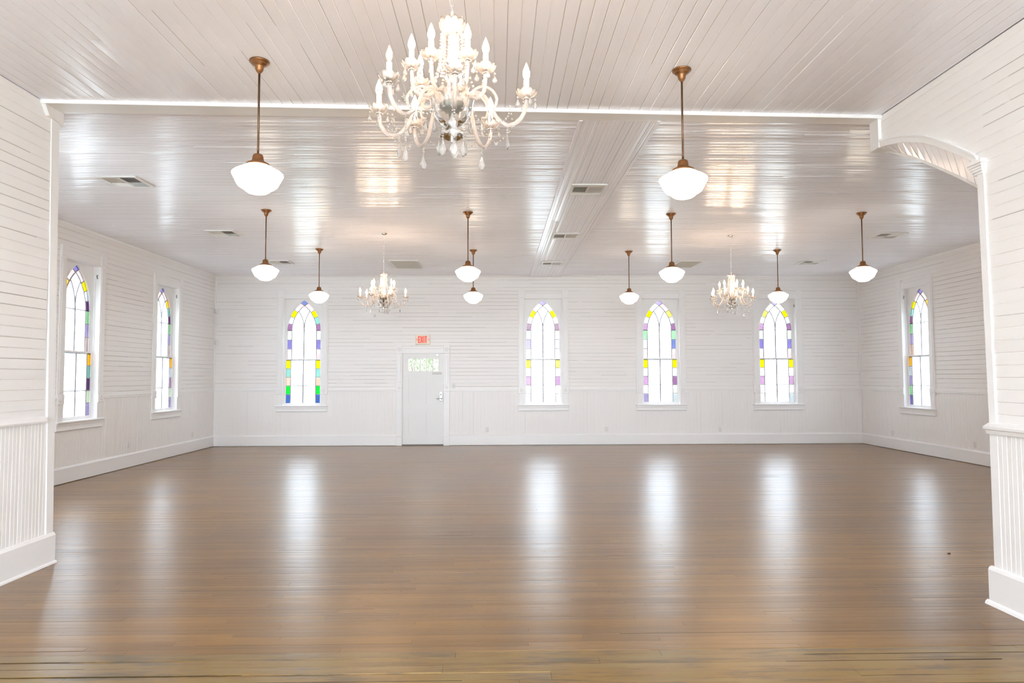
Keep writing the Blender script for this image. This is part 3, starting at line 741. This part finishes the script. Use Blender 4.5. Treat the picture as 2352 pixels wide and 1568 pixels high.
fill_window('window_15', XR - 3.3, 3.9, PI, 1.0, 1.7, 3.4, 'unseen sash window added for daylight in the hall front wall beside the right alcove wall')

# ------------------------------------------------------------------ door
D = empty('door_1', ((DOOR[0] + DOOR[1]) / 2, YB, 0)); tag(D, 'white panelled exit door with five small panes in the back wall', 'door', kind='structure')
hw = (DOOR[1] - DOOR[0]) / 2
mb = MB()
for s in (-1, 1):
    a, b = sorted((s * hw, s * (hw + .13)))
    mb.cbox(a, b, -.026, 0, .25, 2.09, .005); mb.cbox(a + .03, b - .03, -.034, 0, 1.42, 2.02, .006)
    mb.cbox(a - .004, b + .004, -.036, 0, .0, .25, .005); mb.cbox(a - .006, b + .006, -.042, 0, .2, .225, .005)
    mb.cbox(a - .006, b + .006, -.038, 0, 2.09, 2.275, .006); rosette(mb, s * (hw + .065), -.038, 2.18, .05)
    mb.cbox(a - .006, b + .006, -.036, 0, 1.225, 1.39, .006); rosette(mb, s * (hw + .065), -.036, 1.305, .036)
mb.cbox(-hw, hw, -.024, 0, 2.09, 2.21, .004); mb.cbox(-hw, hw, -.034, 0, 2.19, 2.215, .005)
mb.build('casing', TRIM, D)
mb = MB()
mb.box(-hw - .015, -hw + .012, 0, .15, 0, DOOR[2] + .015); mb.box(hw - .012, hw + .015, 0, .15, 0, DOOR[2] + .015); mb.box(-hw, hw, 0, .15, DOOR[2] - .012, DOOR[2] + .015)
mb.box(-hw, hw, .082, .11, DOOR[2] - .04, DOOR[2]); mb.box(-hw, -hw + .03, .082, .11, 0, DOOR[2]); mb.box(hw - .03, hw, .082, .11, 0, DOOR[2])
mb.build('door_jamb', TRIM, D)
mb = MB(); mb.box(-hw, hw, -.01, .16, .0, .022); tag(mb.build('threshold', mat('worn_threshold', (.16, .14, .11), .5), D), 'worn grey metal threshold')
# leaf with glazed lights and four recessed panels
mb = MB(); y0, y1 = .035, .078; xa, xb = -hw + .014, hw - .014; zt = DOOR[2] - .016; zb_ = .0235
lx0, lx1, lz0, lz1 = -.335, .345, 1.69, 1.965
mb.box(xa, lx0, y0, y1, zb_, zt); mb.box(lx1, xb, y0, y1, zb_, zt)
mb.box(lx0, lx1, y0, y1, lz1, zt); mb.box(lx0, lx1, y0, y1, 1.56, lz0)
mb.box(-.045, .065, y0, y1, zb_, 1.56); mb.box(lx0, -.045, y0, y1, .74, .93); mb.box(.065, lx1, y0, y1, .74, .93); mb.box(lx0, -.045, y0, y1, zb_, .24); mb.box(.065, lx1, y0, y1, zb_, .24)
for a, b in ((lx0, -.045), (.065, lx1)):
    for c, d in ((.24, .74), (.93, 1.56)):
        mb.box(a, b, y0 + .020, y1 - .008, c, d)
        for q in ((a, a + .012, c, d), (b - .012, b, c, d), (a + .012, b - .012, c, c + .012), (a + .012, b - .012, d - .012, d)): mb.box(q[0], q[1], y0 + .005, y0 + .015, q[2], q[3])
pw = (lx1 - lx0 - 4 * .03) / 5
for k in range(4): x = lx0 + pw * (k + 1) + .03 * k; mb.box(x, x + .03, y0 + .004, y1 - .004, lz0, lz1)
leaf = mb.build('door_leaf', mat('door_paint', (0.83, 0.83, 0.815), 0.35), D)
mb = MB(); mb.poly([(lx0, .056, lz0), (lx1, .056, lz0), (lx1, .056, lz1), (lx0, .056, lz1)]); mb.build('pane', GL['door'], leaf)
mb = MB()
mb.cbox(hw - .10, hw - .03, y0 - .022, y0, 1.005, 1.205, .006)
tag(mb.build('lock_plate', NICKEL, leaf), 'brushed metal lock plate')
mb = MB(); mb.tube([(hw - .045, y0 - .04, 1.06), (hw - .06, y0 - .052, 1.06), (hw - .165, y0 - .05, 1.056)], .011, 8); mb.lathe([(0, -.03), (.018, -.03), (.018, .02), (0, .02)], 14, (hw - .055, y0 - .03, 1.055), M=Matrix.Rotation(PI / 2, 4, 'X'))
tag(mb.build('door_handle', NICKEL, leaf), 'metal lever handle')
mb = MB(); mb.lathe([(0, -.006), (.016, -.006), (.014, .012), (0, .012)], 14, (hw - .07, y0 - .026, 1.15), M=Matrix.Rotation(PI / 2, 4, 'X')); mb.box(hw - .075, hw - .065, y0 - .042, y0 - .03, 1.13, 1.15); tag(mb.build('lock_thumb_turn', DARK, leaf), 'dark thumb turn')
mb = MB(); mb.cbox(.29, .345, y0 - .03, y0, 2.035, 2.07, .004); mb.build('door_stop_bracket', NICKEL, leaf)
mb = MB(); mb.box(-.24 + .44, .43, y0 - .004, y0, 1.60, 1.665)
rng = random.Random(2)
for zl in (1.64, 1.612):
    x = .21
    while x < .415: q = rng.uniform(.005, .013); mb.box(x, x + q, y0 - .0065, y0 - .0035, zl, zl + .013, 1); x += q + .003
tag(mb.build('door_notice', [PLASTIC, GREY], leaf), 'small notice with two lines of grey print')
pd = bpy.data.lights.new('daylight_portal', 'AREA'); pd.shape = 'RECTANGLE'; pd.size = .7; pd.size_y = .3; pd.cycles.is_portal = True
po = bpy.data.objects.new('daylight_portal', pd); COL.objects.link(po)
po.matrix_world = Matrix.Translation(((DOOR[0] + DOOR[1]) / 2, YB + .2, 1.83)) @ Matrix.Rotation(-PI / 2, 4, 'X')

# exit sign above the door
S = empty('exit_sign', (-1.70, YB, 2.40)); tag(S, 'ivory box sign with red EXIT letters above the door', 'sign')
mb = MB(); mb.cbox(-.165, .165, -.055, .0, -.115, .115, .012); mb.build('housing', CREAM, S)
mb = MB(); mb.box(-.105, .10, -.0565, -.054, -.08, .085); mb.build('sign_face', REDH, S)
mb = MB(); y = -.062
def bar(p, q, w_=.015): ribbon(mb, [p, q], -.0565, w_, .006)
bar((-.098, -.072), (-.098, .072)); bar((-.104, .066), (-.055, .066)); bar((-.098, 0), (-.062, 0)); bar((-.104, -.066), (-.055, -.066))
bar((-.042, .072), (.004, -.072), .016); bar((.004, .072), (-.042, -.072), .016)
bar((.026, -.072), (.026, .072)); bar((.071, -.072), (.071, .066)); bar((.045, .066), (.098, .066))
mb.build('exit_lettering', RED, S)
mb = MB()
for s, xx in ((-1, -.145), (1, .148)): mb = MB(); ribbon(mb, [(xx - s * .024, .026), (xx, 0), (xx - s * .024, -.026)], -.0565, .008, .004); mb.build('direction_arrow', RED, S)

# ------------------------------------------------------------------ small fixings
def plate(name, loc, rz, label, cat, kind_):
    o = empty(name, loc, rz); tag(o, label, cat)
    mb = MB(); mb.cbox(-.036, .036, -.008, 0, -.058, .058, .004); mb.build('cover_plate', PLASTIC, o)
    if kind_ == 'outlet':
        for zz in (-.022, .022):
            mb = MB(); mb.cbox(-.016, .016, -.011, -.006, zz - .014, zz + .014, .003); s_ = mb.build('socket', PLASTIC, o)
            mb = MB(); mb.box(-.008, -.004, -.012, -.0105, zz - .006, zz + .006); mb.box(.004, .008, -.012, -.0105, zz - .006, zz + .006); mb.build('slots', GREY, s_)
    else:
        mb = MB(); mb.box(-.005, .005, -.018, -.006, -.012, .008); mb.build('toggle', GREY, o)
    return o
plate('wall_outlet', (-.235, YB, .345), 0, 'white wall outlet on the beadboard between the door and the white-paned window', 'outlet', 'outlet')
plate('wall_outlet', (2.485, YB, .35), 0, 'white wall outlet on the back wall between the two middle windows', 'outlet', 'outlet')
plate('wall_outlet', (5.10, YB, .335), 0, 'white wall outlet on the back wall between the two rightmost back windows', 'outlet', 'outlet')
plate('wall_outlet', (XL, 12.04, .385), PI / 2, 'white wall outlet on the left wall between its two windows', 'outlet', 'outlet')
plate('wall_outlet', (XL, 14.54, .36), PI / 2, 'white wall outlet on the left wall near the back corner', 'outlet', 'outlet')
plate('wall_outlet', (XR, 14.41, .34), -PI / 2, 'white wall outlet on the right wall near the back corner', 'outlet', 'outlet')
plate('wall_outlet', (XR, 11.90, .34), -PI / 2, 'white wall outlet on the right wall beside the near right pillar', 'outlet', 'outlet')
plate('light_switch', (-1.0, YB, 1.345), 0, 'white light switch right beside the door casing', 'switch', 'switch')
for zz, lb in ((3.05, 'upper'), (2.345, 'lower')):
    o = empty('corner_sensor', (XL + .055, YB - .05, zz), -PI / 4); tag(o, 'small white box high in the left back corner, the %s of two' % lb, 'sensor')
    mb = MB(); mb.cbox(-.04, .04, -.03, .03, -.05, .05, .01); mb.build('sensor_body', PLASTIC, o)
    mb = MB(); mb.lathe([(0, .012), (.014, .008), (.018, 0)], 12, (0, -.03, -.015), M=Matrix.Rotation(PI / 2, 4, 'X')); mb.build('sensor_lens', PLASTIC, o)
mb = MB(); mb.lathe([(0, .0), (.009, .0), (.011, .003), (.007, .006), (0, .007)], 9, (0, 0, 0), smooth=False, mod=lambda a, r, z_: (r * (1 + .35 * math.cos(2 * a)), z_))
tag(mb.build('wood_chip', mat('dark_chip', (.06, .03, .015), .7), loc=(3.968, 6.006, .0008)), 'tiny dark wood chip lying on the floor at the right', 'debris')

# ceiling vents
def slats(mb, x0, x1, y0, y1, z, n, along, lean, m=0):
    """n tilted blades inside the rectangle; along='x' blades run along x"""
    for k in range(n):
        if along == 'x':
            c = y0 + (y1 - y0) * (k + .5) / n; d = (y1 - y0) / n * .42
            mb.prism([(x0, c - d, z + lean * d * .7), (x0, c + d, z - lean * d * .7), (x0, c + d, z - lean * d * .7 + .0015), (x0, c - d, z + lean * d * .7 + .0015)], (x1 - x0, 0, 0), m)
        else:
            c = x0 + (x1 - x0) * (k + .5) / n; d = (x1 - x0) / n * .42
            mb.prism([(c - d, y0, z + lean * d * .7), (c + d, y0, z - lean * d * .7), (c + d, y0, z - lean * d * .7 + .0015), (c - d, y0, z + lean * d * .7 + .0015)], (0, y1 - y0, 0), m)
def frame_rect(mb, wx, wy, b, z0_, z1_):
    mb.box(-wx, wx, -wy, -wy + b, z0_, z1_); mb.box(-wx, wx, wy - b, wy, z0_, z1_); mb.box(-wx, -wx + b, -wy + b, wy - b, z0_, z1_); mb.box(wx - b, wx, -wy + b, wy - b, z0_, z1_)
def diffuser(loc, label):
    o = empty('ceiling_vent', loc); tag(o, label, 'vent', 'square four way vents in the hall ceiling')
    mb = MB(); frame_rect(mb, .225, .22, .034, -.014, 0); mb.box(-.008, .008, -.19, .19, -.012, 0); mb.box(-.19, .19, .03, .044, -.012, 0); mb.build('vent_frame', VENTM, o)
    mb = MB(); mb.box(-.192, .192, -.187, .187, -.0015, -.0005); mb.build('duct_shadow', DARK, o)
    for (x0, x1, y0, y1, al, ln) in ((-.191, -.008, -.187, .03, 'y', -1), (.008, .191, -.187, .03, 'y', 1), (-.191, -.008, .044, .187, 'x', 1), (.008, .191, .044, .187, 'x', -1)):
        mb = MB(); slats(mb, x0, x1, y0, y1, -.007, 9 if al == 'y' else 7, al, ln * 1.3); mb.build('louvres', VENTM, o)
    return o
diffuser((-4.36, 8.01, H - .002), 'square ceiling vent nearest the viewer, on the left of the hall ceiling')
diffuser((-4.37, 10.92, H - .002), 'middle square ceiling vent on the left, between the nearest and the farthest')
diffuser((-4.36, 13.72, H - .002), 'small far square ceiling vent on the left, near the back wall')
diffuser((6.42, 11.0, H - .002), 'nearer square ceiling vent on the right of the hall ceiling')
diffuser((6.38, 13.66, H - .002), 'farther square ceiling vent on the right of the hall ceiling')
def grille(loc, wx, wy, label):
    o = empty('return_grille', loc); tag(o, label, 'air grille', 'large return grilles in the hall ceiling')
    mb = MB(); frame_rect(mb, wx, wy, .04, -.014, 0); mb.build('vent_frame', VENTM, o)
    mb = MB(); mb.box(-wx + .038, wx - .038, -wy + .038, wy - .038, -.0015, -.0005); mb.build('duct_shadow', GREY, o)
    mb = MB(); slats(mb, -wx + .04, wx - .04, -wy + .04, wy - .04, -.008, 34, 'x', 1.0); mb.build('louvres', VENTG, o)
grille((-1.87, 13.97, H - .002), .295, .50, 'large rectangular return grille in the ceiling behind the left small chandelier')
grille((3.89, 13.90, H - .002), .26, .43, 'large rectangular return grille in the ceiling behind the right small chandelier')
def register(loc, label):
    o = empty('duct_register', loc); tag(o, label, 'vent', 'registers in the boxed ceiling panel')
    mb = MB(); frame_rect(mb, .212, .215, .034, -.016, 0); mb.box(-.01, .01, -.18, .18, -.014, 0); mb.build('vent_frame', VENTM, o)
    mb = MB(); mb.box(-.18, .18, -.183, .183, -.0015, -.0005); mb.build('duct_shadow', DARK, o)
    for x0, x1, ln in ((-.178, -.01, -1), (.01, .178, 1)):
        mb = MB(); slats(mb, x0, x1, -.10, .12, -.008, 13, 'y', ln * 1.2); mb.build('louvres', VENTM, o)
    mb = MB(); mb.box(-.178, .178, -.183, -.10, -.01, -.008); mb.build('baffle_strip', VENTM, o)
    mb = MB(); mb.box(-.178, .178, .12, .183, -.01, -.008); mb.build('baffle_strip', VENTM, o)
for y, lb in ((8.19, 'nearest the viewer'), (10.97, 'halfway along it'), (13.68, 'farthest, close to the back wall')):
    register((1.10, y, DZ - .002), 'white register in the boxed ceiling panel, the one ' + lb)

# ------------------------------------------------------------------ schoolhouse pendant lamps
def make_pendant():
    o = empty('pendant_lamp', (0, 0, 0))
    zg = 2.885 - H
    mb = MB(); mb.lathe([(0, 0), (.070, 0), (.072, -.006), (.069, -.012), (.058, -.015), (.054, -.024), (.050, -.030), (.036, -.034), (.031, -.045), (.027, -.068), (.020, -.080), (.011, -.090), (.009, -.094), (0, -.094)], 32)
    mb.build('ceiling_canopy', COPPER, o)
    mb = MB(); mb.tube([(0, 0, -.085), (0, 0, zg + .288)], .0078, 12); mb.build('rod', RODM, o)
    mb = MB(); mb.lathe([(0, zg + .296), (.020, zg + .295), (.033, zg + .288), (.038, zg + .272), (.040, zg + .252), (.046, zg + .240), (.062, zg + .232), (.080, zg + .222), (.086, zg + .210), (.082, zg + .205), (0, zg + .206)], 32)
    mb.build('shade_fitter', COPPER, o)
    mb = MB(); pr_ = [(.965 * a_, b_) for a_, b_ in ((0, 0), (.045, .003), (.068, .009), (.087, .021), (.101, .034), (.122, .045), (.142, .060), (.156, .083), (.168, .108), (.179, .128), (.185, .140), (.1835, .150), (.171, .161), (.148, .174), (.118, .190), (.098, .202), (.084, .209))]
    mb.lathe([(r, zg + z_) for r, z_ in pr_], 40); mb.build('glass_globe', GLOBE, o)
    return o
P0 = make_pendant(); index_kids()
pend = [((-1.731, 4.907), 'large copper pendant lamp with white globe hanging nearest on the left, over the ceiling strip'),
 ((1.389, 5.00), 'large copper pendant lamp with white globe hanging nearest on the right, over the ceiling strip'),
 ((-3.19, 9.40), 'middle-row schoolhouse pendant lamp at the far left end of its row'),
 ((-0.411, 9.50), 'middle-row schoolhouse pendant lamp overlapping a smaller one behind it'),
 ((2.473, 9.56), 'middle-row schoolhouse pendant lamp hanging in front of the third back window'),
 ((5.169, 9.48), 'middle-row schoolhouse pendant lamp at the right end of its row near the right wall'),
 ((-3.21, 12.30), 'back-row schoolhouse pendant lamp beside the top of the left back window'),
 ((-0.438, 12.38), 'back-row schoolhouse pendant lamp half hidden behind a middle-row one'),
 ((2.433, 12.49), 'back-row schoolhouse pendant lamp left of the third back window'),
 ((5.144, 12.34), 'back-row schoolhouse pendant lamp above the window nearest the right corner')]
for i, ((x, y), lb) in enumerate(pend):
    o = P0 if i == 0 else copy_tree(P0)
    o.location = (x, y, H - .001); tag(o, lb, 'pendant lamp', 'schoolhouse pendant lamps')

# ------------------------------------------------------------------ crystal chandeliers (heights measured from the floor)
def smooth_path(pts, n=6):
    P = [Vector(p) for p in pts]; out = []
    for i in range(len(P) - 1):
        p0 = P[max(i - 1, 0)]; p1 = P[i]; p2 = P[i + 1]; p3 = P[min(i + 2, len(P) - 1)]
        for k in range(n):
            t = k / n
            out.append(0.5 * ((2 * p1) + (p2 - p0) * t + (2 * p0 - 5 * p1 + 4 * p2 - p3) * t * t + (3 * p1 - p0 - 3 * p2 + p3) * t ** 3))
    out.append(P[-1]); return out
def scallop(amp, n):
    return lambda a, r, z_: (r * (1 + amp * abs(math.cos(a * n / 2))), z_ + r * amp * 1.3 * abs(math.cos(a * n / 2)))
def beads(mb, path, d, r):
    P = smooth_path(path, 10); acc = 0; last = P[0]; mb.ball(last, r)
    for p in P[1:]:
        acc += (p - last).length; last = p
        if acc >= d: mb.ball(p, r); acc = 0
def teardrop(mb, c, s):
    mb.lathe([(0, -.5 * s), (.20 * s, -.38 * s), (.29 * s, -.18 * s), (.22 * s, .08 * s), (.08 * s, .36 * s), (0, .5 * s)], 6, c, smooth=False)
def pendeloque(mb, c, s, rot=0.0):
    """big flat faceted almond drop"""
    M_ = Matrix.Rotation(rot, 4, 'Z') @ Matrix.Diagonal((1, .42, 1, 1))
    mb.lathe([(0, -.5 * s), (.12 * s, -.44 * s), (.27 * s, -.20 * s), (.24 * s, -.04 * s), (.15 * s, .18 * s), (.10 * s, .24 * s), (.06 * s, .40 * s), (0, .5 * s)], 8, c, smooth=False, M=M_)
def make_chandelier(unlit):
    Z0 = H
    o = empty('crystal_chandelier')
    def z(v): return v - Z0
    mb = MB(); mb.lathe([(0, 0), (.06, 0), (.062, -.006), (.045, -.018), (.018, -.026), (0, -.028)], 28); mb.build('ceiling_canopy', CHROME, o)
    mb = MB(); zz = z(3.275); k = 0
    while zz < -.03:
        pts = []
        for i in range(12):
            a = 2 * PI * i / 12; q = .008 * math.cos(a); w_ = .021 * math.sin(a)
            pts.append((q, 0, zz + w_) if k % 2 else (0, q, zz + w_))
        mb.tube(pts, .0017, 5, closed=True); zz += .033; k += 1
    mb.build('chain', CHROME, o)
    # crown dish
    mb = MB(); mb.lathe([(.016, z(3.145)), (.036, z(3.15)), (.050, z(3.17)), (.056, z(3.195)), (.052, z(3.213)), (.044, z(3.205)), (.030, z(3.17)), (.012, z(3.165))], 60, mod=scallop(.15, 10)); crown_ = mb.build('crown_dish', CRYP, o)
    mb = MB()
    for k in range(16):
        a = 2 * PI * k / 16; mb.ball((.046 * math.cos(a), .046 * math.sin(a), z(3.148)), .0075)
    mb.build('crown_beads', CRYS, crown_)
    # column
    mb = MB(); mb.lathe([(.010, z(3.26)), (.012, z(3.17)), (.020, z(3.15)), (.022, z(3.13)), (.012, z(3.12)), (.020, z(3.09)), (.030, z(3.05)), (.032, z(3.02)), (.024, z(2.985)), (.016, z(2.97)), (.030, z(2.955)), (.034, z(2.935)), (.022, z(2.92)), (.030, z(2.89)), (.036, z(2.865)), (.040, z(2.845)), (.036, z(2.828))], 24, mod=lambda a, r, q: (r * (1 + .06 * math.cos(8 * a)), q))
    mb.build('column', CRYS, o)
    # hub: silver cup inside a glass bowl
    mb = MB(); mb.lathe([(0, z(2.826)), (.058, z(2.826)), (.060, z(2.818)), (.056, z(2.806)), (.046, z(2.800)), (.018, z(2.796)), (.012, z(2.75)), (0, z(2.745))], 28); mb.build('hub_cup', mat('tarnished_silver', (.12, .115, .08), .5, .3), o)
    mb = MB(); mb.lathe([(.098, z(2.838)), (.094, z(2.822)), (.090, z(2.800)), (.080, z(2.765)), (.062, z(2.738)), (.036, z(2.722)), (.020, z(2.718))], 40, mod=scallop(.04, 10))
    mb.build('glass_bowl', crystal('thin_clear_crystal', (.95, .95, .93), .9), o)
    mb = MB(); mb.lathe([(.018, z(2.72)), (.028, z(2.705)), (.044, z(2.688)), (.056, z(2.672)), (.05, z(2.668)), (.016, z(2.692))], 32, mod=scallop(.10, 8)); mb.build('lower_dish', CRYC, o)
    mb = MB(); mb.lathe([(0, z(2.70)), (.006, z(2.70)), (.007, z(2.684)), (.012, z(2.678)), (.006, z(2.671)), (.010, z(2.664)), (.004, z(2.654)), (.005, z(2.648)), (0, z(2.643))], 16); mb.build('finial', CHROME, o)
    def arm(ang, tier, lit=True, R_=None):
        a = math.radians(ang)    # 0 = towards -y, positive to +x
        dx, dy = math.sin(a), -math.cos(a)
        R0_ = .35 if tier == 0 else .195; R_ = R_ or R0_; zc = z(2.815) if tier == 0 else z(2.945)
        if tier == 0: pf = [(.045, z(2.80)), (.075, z(2.845)), (.12, z(2.868)), (.165, z(2.835)), (.205, z(2.755)), (.255, z(2.708)), (.305, z(2.715)), (.340, z(2.76)), (.35, z(2.815))]
        else: pf = [(.035, z(2.815)), (.055, z(2.855)), (.085, z(2.872)), (.12, z(2.845)), (.155, z(2.842)), (.185, z(2.87)), (.195, z(2.945))]
        mb = MB(); mb.tube(smooth_path([(r * dx * R_ / R0_, r * dy * R_ / R0_, q) for r, q in pf], 5), .0095 if tier == 0 else .0088, 7, twist=.25, smooth=False)
        A = mb.build('glass_arm', CRYS, o)
        c = Vector((R_ * dx, R_ * dy, zc))
        mb = MB(); mb.lathe([(0, 0), (.013, 0), (.016, .004), (.012, .009)], 16, c); mb.build('arm_socket', CHROME, A)
        mb = MB(); mb.lathe([(.012, .006), (.028, .008), (.038, .018), (.044, .032), (.041, .034), (.035, .022), (.022, .014), (.010, .014)], 60, c, mod=scallop(.13, 10)); mb.build('drip_cup', CRYP, A)
        mb = MB(); mb.lathe([(.0125, .010), (.0125, .090), (.009, .093), (0, .093)], 14, c); mb.build('candle_sleeve', SLEEVE, A)
        mb = MB(); mb.lathe([(.007, .090), (.010, .096), (.0148, .109), (.0163, .121), (.0140, .134), (.0088, .149), (.0038, .162), (0, .171)], 14, c); mb.build('candle_bulb', BULB if lit else BULBOFF, A)
        for k in range(4):
            b = 2 * PI * (k + .35) / 4 + a; p = c + Vector((.042 * math.cos(b), .042 * math.sin(b), .006))
            mb = MB(); mb.ball(p, .0055); teardrop(mb, p - Vector((0, 0, .027)), .036); mb.build('crystal_drop', CRYC, A)
        return c
    low = [(6, .335), (77, .35), (150, .35), (-144, .35), (-106, .368), (-46, .35)]; upp = [(-24, .195), (24, .195), (72, .165), (172, .19), (-125, .195), (-65, .195)]
    cl = [arm(a, 0, a != unlit, q) for a, q in low]; cu = [arm(a, 1, True, q) for a, q in upp]
    for k, (p, q) in enumerate(zip(cl, cl[1:] + cl[:1])):     # garlands between the lower cups
        mid = (p + q) / 2 * .82; mid.z = z(2.665) + .012 * (k % 3)
        mb = MB(); beads(mb, [p * .78 + Vector((0, 0, z(2.71) * .22)), (p + mid) / 2 - Vector((0, 0, .03)), mid, (q + mid) / 2 - Vector((0, 0, .03)), q * .78 + Vector((0, 0, z(2.71) * .22))], .0125, .0048); mb.build('bead_garland', CRYC, o)
    for k, p in enumerate(cu):                                # strands from the crown dish down to the column and upper cups
        d = Vector((p.x, p.y, 0)).normalized()
        for off, rr, ze in ((-.22, .075, 2.93), (.22, .10, 2.90)):
            e_ = Vector((d.x * math.cos(off) - d.y * math.sin(off), d.x * math.sin(off) + d.y * math.cos(off), 0))
            mb = MB(); beads(mb, [e_ * .050 + Vector((0, 0, z(3.15))), e_ * .053 + Vector((0, 0, z(3.08))), e_ * (.045 + rr * .2) + Vector((0, 0, z(3.0))), e_ * rr + Vector((0, 0, z(ze)))], .0135, .0062); mb.build('bead_strand', CRYS, o)
    for a in (88, 128, -88, -130):                       # curled glass hooks over the arms
        t = math.radians(a); dx, dy = math.sin(t), -math.cos(t)
        mb = MB(); mb.tube(smooth_path([(r * dx, r * dy, z(q)) for r, q in ((.05, 2.83), (.085, 2.875), (.13, 2.905), (.18, 2.893), (.207, 2.85), (.195, 2.808), (.172, 2.80))], 5), .0062, 6, twist=.3, smooth=False)
        S_ = mb.build('scroll_hook', CRYS, o)
        mb = MB(); p = Vector((.172 * dx, .172 * dy, z(2.79))); mb.ball(p, .006); teardrop(mb, p - Vector((0, 0, .032)), .045); mb.build('crystal_drop', CRYC, S_)
    def big(r, ang, zt, s, ln):
        t = math.radians(ang); x, y = r * math.sin(t), -r * math.cos(t)
        mb = MB(); q = 0
        while q < ln: mb.ball((x, y, z(zt - q)), .0052); q += .0115
        pendeloque(mb, (x, y, z(zt - ln) - s * .5), s, t); mb.build('pendeloque', CRYC, o)
    for a in (-35, 12, 55, 110, 170, -110): big(.066, a, 2.715, .075, .075 if a in (-35, 12, 55) else .05)
    for a in (5, -75, 85, 180): big(.083, a, 2.775, .07, .02)
    for a, ln in ((77, .03), (-46, .13), (6, .045), (-106, .03), (150, .04), (-144, .04)): big(.262, a, 2.695, .072, ln)
    return o
C0 = make_chandelier(-46); index_kids()
C1 = copy_tree(C0); C2 = copy_tree(C0)
C0.location = (-.208, 3.10, H - .001); tag(C0, 'large nearest crystal chandelier with glowing candle bulbs, one bulb unlit', 'chandelier', 'crystal chandeliers')
C1.location = (-1.825, 10.944, H - .001); C1.rotation_euler.z = 0.42; tag(C1, 'small far crystal chandelier to the left, above the exit door', 'chandelier', 'crystal chandeliers')
C2.location = (3.843, 11.065, H - .001); C2.rotation_euler.z = 1.25; tag(C2, 'small far crystal chandelier to the right, between two back windows', 'chandelier', 'crystal chandeliers')
# every bulb of the two far ones burns
for o in (C1, C2):
    for a in bpy.data.objects:
        if a.parent and a.parent.parent == o and a.name.startswith('candle_bulb') and a.data.materials[0] == BULBOFF:
            a.data = a.data.copy(); a.data.materials[0] = BULB

# ------------------------------------------------------------------ outdoors: ground and shrubs beyond the windows
gm = mat('pale_gravel_ground', (.60, .60, .56), .9)
mb = MB(); mb.box(-70, 70, -60, 80, -.75, -.6); tag(mb.build('ground_outside', gm), 'pale gravel ground outside the windows', 'ground', kind='structure')
lm = mat('bright_leaf', (.22, .36, .17), .6)
def shrub(loc, rx, rz_, n, seed, label):
    rng = random.Random(seed); o = empty('shrub', loc); tag(o, label, 'shrub', 'shrubs outside')
    mb = MB()
    for k in range(5): mb.tube([(0, 0, 0), (rng.uniform(-.3, .3) * rx, rng.uniform(-.3, .3) * rx, rz_ * .5), (rng.uniform(-.7, .7) * rx, rng.uniform(-.5, .5) * rx, rz_ * .9)], [.05, .03, .012], 5)
    mb.build('stem', mat('bark', (.12, .08, .05), .8), o)
    mb = MB()
    for k in range(n):
        a = rng.uniform(0, 2 * PI); q = rng.random() ** .5; zz = rng.random()
        p = Vector((math.cos(a) * q * rx * (1 - .5 * zz), math.sin(a) * q * rx * .7 * (1 - .5 * zz), rz_ * (.1 + .9 * zz)))
        d = Vector((rng.gauss(0, 1), rng.gauss(0, 1), rng.gauss(0, 1))).normalized(); e_ = d.orthogonal().normalized(); s_ = rng.uniform(.022, .055)
        mb.poly([p, p + d * s_ + e_ * s_ * .4, p + d * s_ * 2, p + d * s_ - e_ * s_ * .4])
    tag(mb.build('foliage', lm, o), kind='stuff')
shrub((-5.62, 19.6, -.6), .38, 1.9, 2600, 3, 'green shrub outside the window left of the door')
shrub((-1.9, 19.4, -.6), 1.6, 2.9, 6500, 4, 'green shrub outside the small panes of the door')
